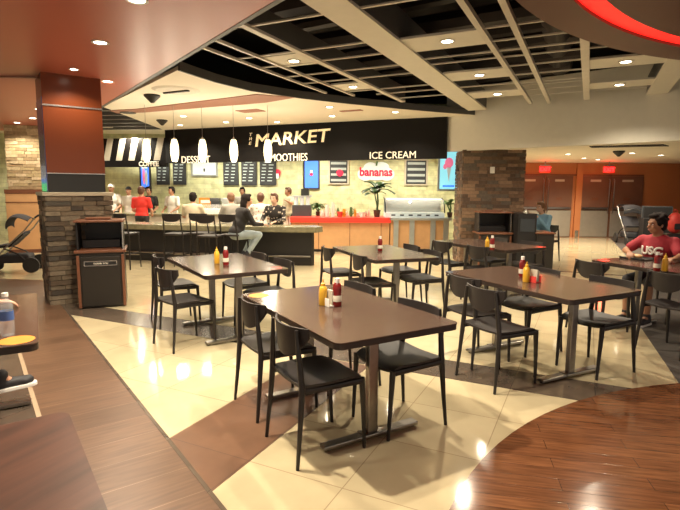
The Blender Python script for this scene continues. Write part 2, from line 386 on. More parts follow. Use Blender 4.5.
for s0,s1,t0,t1 in [(5.32,5.85,1.09,1.9),(7.07,7.6,1.09,1.9),(8.62,9.15,1.09,1.9),(7.07,7.6,-.73,.1),(8.58,9.07,-.73,.1),(5.32,5.85,3.14,3.64),(7.12,7.6,3.14,3.64),
                    (3.4,3.95,1.09,1.9),(3.9,4.3,3.14,3.64)]:
    slab(s0,s1,t0,t1,ZB+.02,ZB+.045,mb)
struct('trim_17', mb, 'cream_panel')
mb = MB()
for i in range(9):
    s = 4.2+i*.75; mb.tube([st(s,-1+.2*i,3.62+.05*(i%3)), st(s+.5,4.2,3.7)], .09+.05*(i%2), 8)
mb.tube([st(3.4,.4,3.75),st(10,.6,3.75)],.2,10).tube([st(3.4,2.7,3.72),st(9,2.6,3.72)],.16,10)
struct('trim_18', mb, 'duct', smooth=True)
# curved round soffit with red cove
ox, oy, orad = circ((1.24,3.83),(2.42,4.95),(3.51,5.48))
def ring(r0, r1, z0, z1, n=128, a0=0, a1=2*PI):
    m = MB(); b = m.b; rs = []
    for r, z in ((r1,z0),(r1,z1),(r0,z1),(r0,z0)):
        rs.append([b.verts.new((ox+r*math.cos(2*PI*i/n), oy+r*math.sin(2*PI*i/n), z)) for i in range(n)])
    for k in range(4):
        for i in range(n): b.faces.new((rs[k][i], rs[k][(i+1)%n], rs[(k+1)%4][(i+1)%n], rs[(k+1)%4][i]))
    return m
struct('ceiling_round', ring(orad-.33, orad, 2.9, 3.3), 'soffit_brown', smooth=True)
struct('trim_19', ring(orad-.50, orad-.331, 2.925, 2.96), 'red_led', smooth=True)
struct('trim_20', MB().lathe([(.01,3.0),(orad-.45,3.0),(orad-.45,3.06),(.01,3.06)],(ox,oy,0),96), 'soffit_brown')
struct('trim_21', ring(orad-.9, orad-.5, 2.91, 2.95), 'soffit_brown', smooth=True)
# right bulkhead and lower ceiling towards the doors
b0 = Vector((2.2,10.86,0)); b1 = Vector((5.45,8.15,0)); bd = (b1-b0).normalized(); b2 = b1 + bd*7
bn = Vector((-bd.y,bd.x,0))
if bn.y < 0: bn = -bn
struct('wall_bulkhead', MB().prism(P2(b0,b1,b1+bn*.15,b0+bn*.15), 2.35, 3.6).prism(P2(b1,b2,b2+bn*.15,b1+bn*.15), 2.35, 3.6), 'cream_panel')
struct('trim_22', MB().prism(P2(b1-bd*.9, b1-bd*.885, b1-bd*.885-bn*.003, b1-bd*.9-bn*.003), 2.35, 3.2), 'cream_panel')
lowc = P2(b0+bn*.15, b2+bn*.15) + [(13,17),(2.6,17),(2.6,11.2)]
struct('ceiling_low', MB().prism(lowc, 2.46, 2.5), 'cream')
q = at(585,146,10.6); q2 = at(632,143.5,10.4)
struct('trim_23', MB().prism([(5.1,10.6),(6.3,10.1),(6.6,10.4),(5.3,10.9)], 2.445, 2.46).prism([(6.9,9.6),(10,8.9),(10,10.3),(7.4,10.3)], 2.445, 2.46), 'black')
struct('trim_24', MB().prism(P2(b0+bn*.2+bd*2.2, b1+bn*.9, b1+bn*1.0, b0+bn*.3+bd*2.2), 2.41, 2.46), 'light_trim')

# ---------------------------------------------------------------- lamps
COLW = (1.0, .85, .64)
def spot(p, power, size=2.4, blend=.6, color=COLW, rad=.06):
    l = bpy.data.lights.new('spot', 'SPOT'); l.energy = power; l.spot_size = size; l.spot_blend = blend; l.color = color; l.shadow_soft_size = rad*.6
    o = bpy.data.objects.new('spot', l); COL.objects.link(o); o.location = p; return o
def point(p, power, color=COLW, rad=.1):
    l = bpy.data.lights.new('point', 'POINT'); l.energy = power; l.color = color; l.shadow_soft_size = rad
    o = bpy.data.objects.new('point', l); COL.objects.link(o); o.location = p; return o
def proto_downlight():
    t = thing('ceiling_downlight', 'x', 'light')
    MB().lathe([(.062,0),(.085,-.008),(.085,0),(.085,.004)],n=24,cap=False).lathe([(.085,.004),(.085,-.008),(.06,-.006),(.06,.004)],n=24,cap=False).build('trim_ring','light_trim',t,smooth=True)
    MB().lathe([(.001,-.004),(.062,-.004),(.062,.003),(.001,.003)],n=24).build('lens','lens',t)
    return t
DL = proto_downlight(); dl_used = False
def downlight(p, label, group=None, power=60, scale=1, **k):
    global dl_used
    if not dl_used: o = DL; dl_used = True; o.location = p; o['label'] = label
    else: o = copy_thing(DL, p, 0, label)
    if group: o['group'] = group
    elif 'group' in o: del o['group']
    o.scale = (scale,)*3
    if power: spot(Vector(p)-Vector((0,0,.03)), power, **k)
    return o
PW = 1.25
panel_lights = [((5.6,3.38),'round downlight in the cream ceiling panel between two thin beams, left of the wide beam',60),
 ((7.35,3.38),'downlight in the farther cream panel left of the wide beam, above the sign lettering',60),
 ((5.56,1.46),'brightest round downlight in the large cream panel right of the wide beam',120),
 ((7.33,1.46),'round downlight in the middle of three cream panels right of the wide beam',80),
 ((8.87,1.46),'round downlight in the farthest of three cream panels right of the wide beam',60),
 ((7.33,-.3),'round downlight in the nearer right-hand cream panel under the curved soffit',90),
 ((8.84,-.3),'round downlight in the farther right-hand cream panel before the pale bulkhead',60)]
for (s,t), lb, pw in panel_lights: downlight(st(s,t,ZB+.018), lb, power=pw*PW)
for s,t,pw in [(3.7,1.46,110),(3.4,3.38,0),(2.0,.5,90)]:
    spot(st(s,t,3.1), pw*PW) if pw else None
rl = [((-1.59,4.16),'downlight in the red ceiling, second from the top of the picture',110),((-2.42,5.32),'downlight in the red ceiling straight above the left walkway, level with the rust column top',70),
      ((-3.30,6.50),'small downlight in the red ceiling washing the rust column panel',26),((-3.2,7.2),'downlight in the red ceiling just right of the rust column',60),
      ((-5.63,9.72),'first of three small downlights in the red ceiling left of the rust column',50),((-6.49,10.96),'middle of three small downlights in the red ceiling before the far stone pillar',50),((-7.3,11.72),'last small downlight in the red ceiling, right above the far stone pillar',50)]
rl[0] = (rl[0][0],'downlight in the red ceiling at the top edge of the picture',90)
for (x,y), lb, pw in rl: downlight((x,y,ZR-.001), lb, power=pw*PW, scale=.7 if pw==26 else 1)
for (x,y,pw) in [(-.76,3.0,210),(.07,1.84,60),(-3.0,2.2,60),(-4.5,5,50)]: spot((x,y,ZR-.03), pw*PW)
for (x,y) in [(-1.96,11.13),(-.18,10.76),(1.06,10.16),(-1.44,11.75),(-.21,9.6),(-3.84,12.42),(-3.3,10.9),(-2.61,11.82)]:
    downlight((x,y,ZC-.001), 'small round downlight in the cream ceiling over the seating bar', 'downlights in the cream ceiling', power=60*PW)
for (u,v,y) in [(568,154,0),(584,158,0),(598,159.5,0),(632,153,0),(661,155,0)]:
    p = atz(u,v,2.46); downlight((p.x,p.y,2.459), 'small round downlight in the low cream ceiling before the exit doors', 'downlights before the exit doors', power=110*PW)
# lights over the kitchens (behind the fascia)
for x in (-8,-5.5,-3,-.5,2.0):
    spot((x,13.6-(.25 if x>0 else 0),3.0), 150*PW, size=2.7, color=(1,.9,.7))
mk = MB()
struct('ceiling_kitchen', MB().prism([(-12,13.4),(-7.2,13.4),(-4.7,13.6),(2.3,10.95),(2.6,11.3),(4.0,11.3),(4.0,15),(-12,15)],3.1,3.15),'cream')

# ---------------------------------------------------------------- fascia sign
fd = (fr-fl); flen = fd.length; fd.normalize(); fang = math.atan2(fd.y, fd.x)
sg = thing('market_sign', 'long black overhead fascia with raised market lettering and four food names', 'sign', (fl.x,fl.y,0), fang)
MB().box((flen/2,.06,2.625),(flen,.12,.85)).build('fascia_board','fascia',sg)
def fx(u):        # distance along the fascia for picture column u
    d = ray(u,150); # intersect ray plan with line
    # fl + fd*k = d*t
    det = fd.x*(-d.y) + d.x*fd.y
    k = (-fl.x*(-d.y) + -fl.y*d.x)/det if False else ((-fl.x)*(-d.y) - (-d.x)*(-fl.y))/(fd.x*(-d.y) - (-d.x)*fd.y)
    return k
def fy(k): return (fl+fd*k).y
def fz(u,v):
    k = fx(u); return at(u,v,fy(k)).z
kx0, kx1 = fx(254), fx(330)
def fit_text(name, body, u0, u1, v0, v1, m, **k):   # baseline v1, cap top v0
    a, b = fx(u0), fx(u1); z0 = fz((u0+u1)/2, v1); z1 = fz((u0+u1)/2, v0)
    o = text(name, body, 1, m, sg, (0,0,0), **k)
    xs = [v.co.x for v in o.data.vertices]; ys = [v.co.y for v in o.data.vertices]
    sx = (b-a)/(max(xs)-min(xs)); sy = (z1-z0)/(max(ys)-min(ys))
    o.scale = (sx, sy, 1); o.location = (a-min(xs)*sx, -.006, z0-min(ys)*sy); return o
mk_=fit_text('market_lettering','MARKET',255.5,331,131.5,144.3,'letter_gold',shear=.15,bold=.012)
mk_.rotation_euler = (PI/2, -.035, 0)
for i, ch in enumerate('THE'): fit_text('small_lettering', ch, 250.0-i*.4, 252.6-i*.4, 133+i*4.4, 135.9+i*4.4, 'letter_gold', shear=.2)
fit_text('ice_cream_lettering','ICE CREAM',370,416,151.5,158.5,'letter')
fit_text('smoothies_lettering','SMOOTHIES',267,307.5,153.5,161,'letter')
fit_text('dessert_lettering','DESSERT',181.5,210,156,163,'letter')
# striped fascia further left
sl = Vector((-8.6,14.35,0)); sd_ = (fl-sl); slen = sd_.length; sang = math.atan2(sd_.y, sd_.x)
aw = thing('striped_fascia','black and cream striped slanting fascia with coffee lettering left of the sign','sign',(sl.x,sl.y,0),sang)
MB().box((slen/2,.06,2.19),(slen,.12,.17)).build('lower_band','fascia',aw)
m1, m2 = MB(), MB(); n = 22; w = slen/n
for i in range(n):
    (m1 if i%2 else m2).prism_xz([(i*w+.0,2.275),((i+1)*w,2.275),((i+1)*w+.15,2.86),(i*w+.15,2.86)], .02,.10)
m1.build('dark_stripes','fascia',aw); m2.build('pale_stripes','offwhite',aw)
t = text('coffee_lettering','COFFEE',.17,'letter',aw,(slen-.5,-.008,2.125),bold=.004)
# ---------------------------------------------------------------- pendants
def proto_pendant():
    t = thing('pendant_lamp','x','lamp',group='pendant lamps over the bar')
    MB().lathe([(.038,0),(.05,.02),(.074,.12),(.078,.20),(.070,.30),(.052,.38),(.04,.405)],n=20).build('glass_shade','glasswhite',t,smooth=True)
    MB().lathe([(.018,.405),(.018,.43),(.008,.445),(.004,.45)],n=12).build('cap','steel',t)
    MB().tube([(0,0,.44),(0,0,1.015)],.004,6).build('cord','steel',t)
    return t
pl = [(147,163,'pendant lamp over the bar, farthest left, in front of the coffee lettering'),(175,162,'pendant lamp second from left, hanging between the coffee and dessert lettering'),
      (203,162,'middle pendant lamp, hanging over the end of the dessert lettering'),(234,161,'pendant lamp fourth from left, on plain black fascia left of the big lettering'),(268,161,'pendant lamp farthest right, hanging in front of the first big sign letter')]
PEN = None
for u, v, lb in pl:
    p = at(u, v, 9.45)
    if PEN is None: PEN = proto_pendant(); PEN.location = (p.x, p.y, 2.035); PEN['label'] = lb
    else: copy_thing(PEN, (p.x, p.y, 2.035), 0, lb)
    point((p.x, p.y-.0, 1.98), 14*PW)
# speakers / camera domes on the ceilings
def dome(p, lb, s=1):
    t = thing('ceiling_speaker', lb, 'speaker', p); t.scale = (s,s,s)
    MB().lathe([(.03,-.16),(.09,-.10),(.16,-.03),(.16,0)],n=20).build('cone','dark',t,smooth=True)
    MB().lathe([(.012,-.165),(.03,-.16),(.03,-.158)],n=12).build('tip','steel',t)
for (u,v,z,lb,s) in [(152,97,ZC,'larger black cone shaped ceiling speaker near the red ceiling edge',.8),(162,122,ZC,'small black cone shaped ceiling speaker above the striped fascia',.75),(619,153,2.46,'black cone shaped ceiling speaker before the right exit sign',.8)]:
    p = atz(u,v-2,z); dome((p.x,p.y,z), lb, s)
p = atz(128,112,ZC); tag(MB().lathe([(.15,-.02),(.16,0)],n=20).build('ceiling_vent','dark',loc=(p.x,p.y,ZC)),'flat round black vent in the cream ceiling corner','vent')
p = atz(176,90,ZC); t = thing('ceiling_hatch','cream round grille with dark slot in the cream ceiling','vent',(p.x,p.y,ZC),-.46)
MB().lathe([(.3,-.02),(.36,0)],n=24).build('plate','cream_panel',t); MB().box((0,0,-.03),(.5,.05,.02)).build('slot','dark',t)

# ---------------------------------------------------------------- stone work
def stone_block(w, d, z0, z1, rows, seed, q=None):
    rnd = random.Random(seed); mb = MB(); h = (z1-z0)/rows
    mb.box((0,0,(z0+z1)/2),(w-.06,d-.06,z1-z0))
    for face in range(4):
        L = w if face%2 == 0 else d; off = (d if face%2 == 0 else w)/2
        for r in range(rows):
            x = -L/2
            while x < L/2-.001:
                l = min(rnd.uniform(.1,.34), L/2-x); 
                if L/2-(x+l) < .06: l = L/2-x
                pr = rnd.uniform(0,.022); cx = x+l/2
                c = Vector((cx, -off+.02-pr/2+.0, z0+(r+.5)*h)); dd = (l-.006, .05+pr, h-.007)
                a = face*PI/2
                c2 = Matrix.Rotation(a,4,'Z') @ c
                mb.box(c2, dd, rz=a); x += l
    return mb
# rust column
CA = math.radians(36)
cc = Vector((-3.70,7.10,0))
colm = thing('trim_25','','') if False else None
def cstruct(name, mb, m, z=0, bevel=0):
    o = mb.build(name, m, None, bevel=bevel, loc=cc, rz=CA); o['kind'] = 'structure'; return o
cstruct('pillar_base', stone_block(.80,.72,0,1.44,22,3), 'stone')
cstruct('pillar_ledge', MB().box((0,0,1.465),(.86,.78,.05)), 'ledge', bevel=.006)
cstruct('pillar_panel', MB().box((0,0,1.61),(.69,.62,.24)), 'col_black')
cstruct('pillar_panel', MB().box((0,0,1.735),(.705,.635,.012)).box((0,0,2.60),(.715,.645,.02)), 'chrome')
cstruct('pillar_panel', MB().box((0,0,2.165),(.70,.62,.85)).box((0,0,2.805),(.70,.62,.39)), 'col_red')
cstruct('pillar_panel', MB().box((-.352,0,2.1),(.012,.58,1.2)), 'blue_reflection')  # thin slab carrying the painted blue reflection
# far left stone pillar and its timber plinth
pp = at(24,190,12.2)
o = stone_block(.86,.8,1.5,3.0,20,5).build('pillar','stone_warm',loc=(pp.x,12.6,0),rz=.3); o['kind']='structure'
o = MB().box((0,0,.72),(.98,.9,1.36)).build('pillar_plinth','tanwood',loc=(pp.x+.05,12.5,0),rz=.3,bevel=.01); o['kind']='structure'
o = MB().box((0,0,.04),(1.02,.94,.08)).box((0,0,1.2),(1.0,.92,.02)).box((0,0,1.45),(1.0,.92,.1)).build('pillar_plinth','cab_wood',loc=(pp.x+.05,12.5,0),rz=.3); o['kind']='structure'
# right stone column
rc0 = at(457,200,10.55); rc1 = at(522,200,10.35)
o = stone_block(1.24,.9,0,2.37,34,9).build('pillar','stone_red',loc=(3.17,10.97,0),rz=-.06); o['kind']='structure'
p = at(493,170,10.45); tag(MB().box((p.x,10.49,p.z),(.09,.03,.13)).build('thermostat','white',bevel=.004),'small white thermostat box on the right stone column','thermostat')

# ---------------------------------------------------------------- chairs
def leg_tube(a, b, c, ra, rb, rc): return MB().tube([a,b] + ([c] if c else []), [ra,rb] + ([rc] if c else []), 10, flat=.8)
def make_chair(z=0, seat_h=.45, name='dining_chair'):
    t = thing(name,'x','chair')
    hy = .205; S = seat_h
    for s in (-1,1):
        MB().tube([(-.235,s*.222,0),(-.212,s*.212,S*.55),(-.196,s*.205,S),(-.203,s*.182,S+.17),(-.208,s*.160,S+.330)],[.012,.017,.022,.018,.012],10,flat=.85).build('leg','chair',t,smooth=True,bevel=0)
        MB().tube([(.225,s*.198,0),(.212,s*.2,S*.55),(.2,s*.20,S-.004)],[.012,.017,.022],10,flat=.85).build('leg','chair',t,smooth=True)
        MB().tube([(-.195,s*.206,S-.012),(0,s*.209,S-.014),(.2,s*.20,S-.02)],[.018,.016,.02],8,flat=1.15).build('side_rail','chair',t,smooth=True)
    def seat(u,v):
        x = -.2+.425*u; y = (-.5+v)
        w = .415+.03*math.sin(PI*min(1,u*1.1)); yy = y*w
        z = S+.004 - .016*math.cos(2*PI*y*.5)*math.sin(PI*u)*1.0 - (.022*max(0,(u-.75)/.25)**2)
        z += .012*(abs(y)*2)**2
        # rounded corners at front
        c = abs(y)*2
        if u > .8: x -= .03*(c**4)*(u-.8)/.2
        return (x,yy,z), (0,0,1)
    MB().sheet(seat,12,12,.016).build('seat','chair_seat',t,smooth=True)
    def back(u,v):
        y = (u-.5)*2; zz = v
        k = 1-abs(y)**2.4*.72
        top = S+.338-.006*(1-y*y)+.004; bot = S+.338-.185*k
        half = .212
        zc = bot+(top-bot)*zz
        x = -.150-.012*(zc-S-.17)/.17 -.062*(1-y*y)
        return (x,y*half,zc),(1,0,.05)
    MB().sheet(back,16,6,.013).build('backrest','chair_seat',t,smooth=True)
    return t
CH = make_chair(); ch_used = False
def chair(x,y,a,label,group=None):
    global ch_used
    if not ch_used: CH.location=(x,y,.0); CH.rotation_euler.z=a; CH['label']=label; ch_used=True; o=CH
    else: o = copy_thing(CH,(x,y,0),a,label)
    if group: o['group']=group
    elif 'group' in o: del o['group']
    return o
# ---------------------------------------------------------------- tables
TL, TW = 1.46, .86
def rrect(L,W,r,n=5):
    pts=[]
    for cx,cy,a0 in ((L/2-r,W/2-r,0),(-L/2+r,W/2-r,PI/2),(-L/2+r,-W/2+r,PI),(L/2-r,-W/2+r,3*PI/2)):
        for i in range(n+1):
            a=a0+PI/2*i/n; pts.append((cx+r*math.cos(a),cy+r*math.sin(a)))
    return pts
def make_table(top='table', sides=True):
    t = thing('dining_table','x','table')
    MB().prism(rrect(TL,TW,.045),.742,.75).build('tabletop',top,t)
    MB().prism(rrect(TL-.004,TW-.004,.045),.708,.742).build('edge_band','table_edge',t,bevel=.004)
    for s in (-1,1):
        x = s*(TL/2-.305)
        MB().box((x,0,.365),(.045,.07,.69)).build('post','steel',t,bevel=.006)
        MB().box((x,0,.022),(.07,.70,.026)).box((x,0,.03),(.09,.16,.02)).build('foot_bar','steel',t,bevel=.006)
        MB().box((x,0,.704),(.12,.5,.01)).build('support_plate','dark',t)
        for q in (-1,1): MB().lathe([(.02,0),(.02,.01)],(x,q*.32,0),12).build('glide','rubber',t)
    return t
TB = make_table(); tb_used=False
def table(x,y,a,label,top=None):
    global tb_used
    if not tb_used: TB.location=(x,y,0.006); TB.rotation_euler.z=a; TB['label']=label; tb_used=True; o=TB
    else: o=copy_thing(TB,(x,y,.006),a,label)
    return o
def tpt(T,u,v):
    x,y,a=T; return (x+u*math.cos(a)-v*math.sin(a), y+u*math.sin(a)+v*math.cos(a))
def tchair(T,u,v,label,da=0,group=None):
    x,y=tpt(T,u,v); a=T[2]+(PI/2 if v<0 else -PI/2)+da
    return chair(x,y,a,label,group)
T1=(-.015,3.385,-1.034); T2=(-1.255,5.42,-1.01); T3=(1.737,4.47,-1.094); T4=(2.2,7.54,-1.03); T5=(.54,6.5,-1.215)
T6=(3.6,5.35,-1.14)
Cx=atz(39,344,.75); ul=Vector((math.cos(-1.03),math.sin(-1.03),0)); vl=Vector((-math.sin(-1.03),math.cos(-1.03),0))
c7=Cx-ul*TL/2-vl*TW/2; T7=(c7.x,c7.y,-1.03)
Dx=atz(68,412,.75); ul=Vector((math.cos(-.955),math.sin(-.955),0)); vl=Vector((-math.sin(-.955),math.cos(-.955),0))
c8=Dx+ul*TL/2-vl*TW/2; T8=(c8.x,c8.y,-.955)
table(*T1,'nearest central brown table with an orange sticker on its far left corner')
table(*T2,'brown table left of centre in front of the bar, mustard and ketchup on it')
table(*T3,'large brown table right of centre with lamp reflections, beside the curved wood floor')
table(*T4,'brown table farthest back, in front of the right stone column')
table(*T5,'brown table in the middle distance in front of the potted plant counter')
table(*T6,'dark table at the right edge where the man in crimson sits')
table(*T7,'dark table at the left edge with a water bottle and orange sticker')
t8=table(*T8,'brown table tinted with the red ceiling reflection in the bottom left corner, only its corner in view')
for ch in bpy.data.objects:
    if ch.parent==t8 and ch.name.startswith('tabletop'):
        ch.data=ch.data.copy(); ch.data.materials[0]=MT['table_red_reflection']
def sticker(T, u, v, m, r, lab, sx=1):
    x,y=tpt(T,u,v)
    tag(MB().lathe([(r,0),(r,.0012)],n=28).build('table_disc',m,loc=(x,y,.7562)),lab,'sticker')
sticker(T1,-TL/2+.13,-TW/2+.10,'orange',.078,'round orange sticker on the far left corner of the nearest central table')
sticker(T7,TL/2-.11,TW/2-.1,'orange',.085,'round orange sticker on the corner of the left edge table')
sticker(T2,TL/2-.11,TW/2-.1,'red_plain',.06,'round red disc on the right corner of the table before the bar')  # plain red disc laid on this table corner
sticker(T6,-TL/2+.11,-TW/2+.1,'red_plain',.06,'round red sticker on the left corner of the crimson man\'s table')
# chairs
tchair(T1,.31,-.33,'black chair nearest the camera, at the front left of the nearest table')
tchair(T1,-.34,-.31,'black chair behind the nearest chair, tucked under the orange stickered corner')
tchair(T1,.31,.29,'black chair at the near right side of the nearest central table',.02)
tchair(T1,-.47,.31,'black chair hidden behind the nearest central table, only its backrest top showing beside the ketchup')
tchair(T2,.25,-.50,'black chair with full side in view, left of the table before the bar',.2)
tchair(T2,-.66,-.36,'black chair behind the left table\'s side chair, mostly hidden by it')
tchair(T2,.33,.38,'black chair on the right side of the left table, nearer end')
tchair(T2,-.33,.38,'black chair on the far right side of the left table, below the jeans')
tchair(T3,.2,-.6,'black chair at the front left of the right table, nearer of the overlapping pair',.0)
tchair(T3,-.28,-.40,'black chair at the front left of the right table, farther of the overlapping pair')
tchair(T3,-.30,.28,'black chair behind the right table near its mustard bottle')
tchair(T3,.38,.36,'black chair at the right end of the right table, beside the curved wood floor')
tchair(T4,.36,-.40,'black chair on the near side of the farthest table, right one')
tchair(T4,-.36,-.40,'black chair on the near left side of the farthest table, left one')
tchair(T4,.33,.42,'black chair on the right of the farthest table, nearer end')
tchair(T4,-.33,.42,'black chair beyond the farthest table, close to the stone column')
tchair(T5,.42,-.32,'black chair in the middle distance, right one on the near side of the middle table')
tchair(T5,-.40,-.42,'black chair in the middle distance at the left end of the middle table')
tchair(T5,.38,.36,'black chair at the right end of the middle table, nearer one')
tchair(T5,-.3,.42,'black chair beyond the middle table, under the red counter')
tchair(T6,-.47,-.56,'black chair on the near side of the crimson man\'s table, left one')
tchair(T6,.36,-.55,'black chair at the right picture edge, near side of the crimson man\'s table')
tchair(T6,-.50,.60,'black chair the man in the crimson shirt sits on')
tchair(T7,-.30,-.62,'black chair the seated person at the left edge uses, out of view')

# ---------------------------------------------------------------- bottles
def mk_mustard():
    t=thing('mustard_bottle','x','bottle'); 
    MB().lathe([(.026,0),(.029,.006),(.029,.10),(.024,.125),(.013,.135)],n=18).build('body','yellow',t,smooth=True)
    MB().lathe([(.015,.133),(.015,.15),(.006,.158),(.004,.18)],n=14).build('cap','yellow',t,smooth=True); return t
def mk_ketchup():
    t=thing('ketchup_bottle','x','bottle')
    MB().lathe([(.028,0),(.031,.006),(.031,.06),(.027,.085),(.031,.12),(.026,.15),(.014,.165)],n=18).build('body','red',t,smooth=True)
    MB().lathe([(.0318,.035),(.0318,.075),(.031,.076)],n=18,cap=False).build('label','offwhite',t,smooth=True)
    MB().lathe([(.017,.163),(.017,.192)],n=14).build('cap','white',t); return t
MU=mk_mustard(); KE=mk_ketchup()
def bottle(P, first, u,v,y,lb,cap=None, z=.757):
    p=atz(u,v,z); 
    if first: P.location=(p.x,p.y,z); P['label']=lb; o=P
    else: o=copy_thing(P,(p.x,p.y,z),0,lb)
    return o
B=.757
mu=[(323,305,'mustard bottle on the nearest central table'),(217,263.5,'mustard bottle on the left table before the bar'),(526,282,'mustard bottle on the right table, beside a napkin caddy'),(487,249,'mustard bottle on the farthest table'),(664.5,271,'mustard bottle in front of the man in crimson')]
for i,(u,v,lb) in enumerate(mu): bottle(MU,i==0,u,v,0,lb)
ke=[(337,306,'ketchup bottle on the nearest central table'),(226,265,'dark ketchup bottle on the left table before the bar'),(522,277,'ketchup bottle behind the mustard on the right table'),(492,250,'ketchup bottle on the farthest table'),(380,251,'ketchup bottle on the middle distance table'),(656.5,271,'ketchup bottle in front of the man in crimson')]
for i,(u,v,lb) in enumerate(ke): bottle(KE,i==0,u,v,0,lb)
def caddy(u,v,lb,m='white'):
    p=atz(u,v,B); t=thing('condiment_caddy',lb,'caddy',(p.x,p.y,B),-1)
    MB().box((0,0,.004),(.09,.07,.008)).box((0,-.033,.03),(.09,.004,.05)).box((0,.033,.03),(.09,.004,.05)).build('tray',m,t)
    MB().box((0,0,.06),(.07,.012,.1)).box((0,.015,.055),(.07,.008,.09)).build('packets','offwhite',t)
caddy(330,305.5,'white condiment caddy between the mustard and ketchup on the nearest table')
caddy(534,282,'white and red condiment caddy right of the mustard on the right table','red_plain')
# water bottle on left table
p=atz(8,335,B); wb=thing('water_bottle','clear water bottle with blue label on the left edge table','bottle',(p.x,p.y,B))
MB().lathe([(.03,0),(.034,.01),(.034,.12),(.032,.13),(.034,.15),(.03,.18),(.014,.205),(.013,.215)],n=20).build('body','water',wb,smooth=True)
MB().lathe([(.0348,.085),(.0348,.135)],n=20,cap=False).build('label','label_blue',wb,smooth=True)
MB().lathe([(.016,.212),(.016,.232)],n=16).build('cap','white',wb)

p=atz(637,259,B); t=thing('food_tray','dark food tray with a sandwich in front of the man in crimson','tray',(p.x,p.y,B),-1.1)
MB().box((0,0,.006),(.30,.20,.012)).box((0,.1,.015),(.3,.012,.018)).box((0,-.1,.015),(.3,.012,.018)).build('tray','dark',t,bevel=.003)
MB().ell((0,.0,.035),(.06,.045,.025)).build('sandwich','tanwood',t,smooth='all')
# ---------------------------------------------------------------- waste station beside column
def station(name,label,loc,rz,w=.58,d=.55,h=.78,hh=1.14,panel='cab',hutch=True,txt=True):
    t=thing(name,label,'cabinet',loc,rz)
    MB().box((0,0,h/2),(w,d,h-.02)).build('cabinet_body','cab',t,bevel=.004)
    for s in (-1,1): MB().box((s*(w/2-.012),-d/2-.006,h/2-.02),(.035,.03,h-.06)).build('side_post','cab_wood',t,bevel=.004)
    MB().box((0,-d/2-.012,h/2-.02),(w-.09,.018,h-.1)).build('door',panel,t,bevel=.004)
    MB().box((0,-.0,h-.005),(w+.06,d+.06,.035)).build('worktop','cab_wood',t,bevel=.008)
    f=MB(); f.box((0,-d/2-.024,h-.13),(.38,.008,.008)).box((0,-d/2-.024,h-.185),(.38,.008,.008)).box((-.19,-d/2-.024,h-.157),(.008,.008,.06)).box((.19,-d/2-.024,h-.157),(.008,.008,.06)).build('flap_frame','chrome',t)
    MB().box((0,-d/2-.0225,h-.157),(.37,.004,.05)).build('flap','dark',t)
    if txt: text('flap_lettering','THANK YOU',.03,'letter',t,(0,-d/2-.027,h-.168),ext=.001)
    if hutch:
        MB().box((-w/2+.01,.02,(h+hh)/2),(.02,d-.08,hh-h)).box((w/2-.01,.02,(h+hh)/2),(.02,d-.08,hh-h)).box((0,d/2-.03,(h+hh)/2),(w-.04,.02,hh-h)).build('hutch','dark',t)
        MB().box((0,.0,hh),(w+.04,d+.02,.025)).build('hutch_top','cab_wood',t,bevel=.006)
        MB().box((w/2-.004,-d/2+.055,(h+hh)/2),(.012,.012,hh-h-.03)).build('hutch_edge','chrome',t)
        MB().box((-.02,.0,hh+.03),(w*.55,d*.5,.02)).box((-.02,0,hh+.018),(w*.5,d*.45,.012)).build('tray_stack','cab_wood',t)
        MB().box((0,.1,h+.07),(w-.1,.2,.10)).build('inner_bin','dark',t)
    return t
station('waste_station','black waste station with tray shelf in front of the rust coloured column',(-3.17,6.70,.004),.36,w=.55,d=.5,h=.74,hh=1.12)
# cabinets before the stone column
p=at(490,240,9.9); station('waste_station','black waste station with open shelf in front of the right stone column',(3.02,10.05,0),-.03,w=.62,d=.45,h=.72,hh=1.12,txt=False)
t=thing('host_stand','tall black cashier stand with a dark monitor beside the right stone column','stand',(3.52,9.72,0),-.05)
MB().box((0,0,.56),(.34,.45,1.12)).build('tall_cabinet','dark',t,bevel=.006); MB().box((0,-.23,.9),(.26,.012,.24)).build('monitor','board',t)
MB().box((.33,.0,.37),(.32,.55,.74)).build('low_cabinet','cab',t,bevel=.006); MB().box((.33,0,.755),(.36,.6,.025)).build('counter_top','cab_wood',t,bevel=.005)
MB().lathe([(.03,1.12),(.06,1.125),(.02,1.19)],(.0,-.1,0),14).build('bell','steel',t,smooth=True)

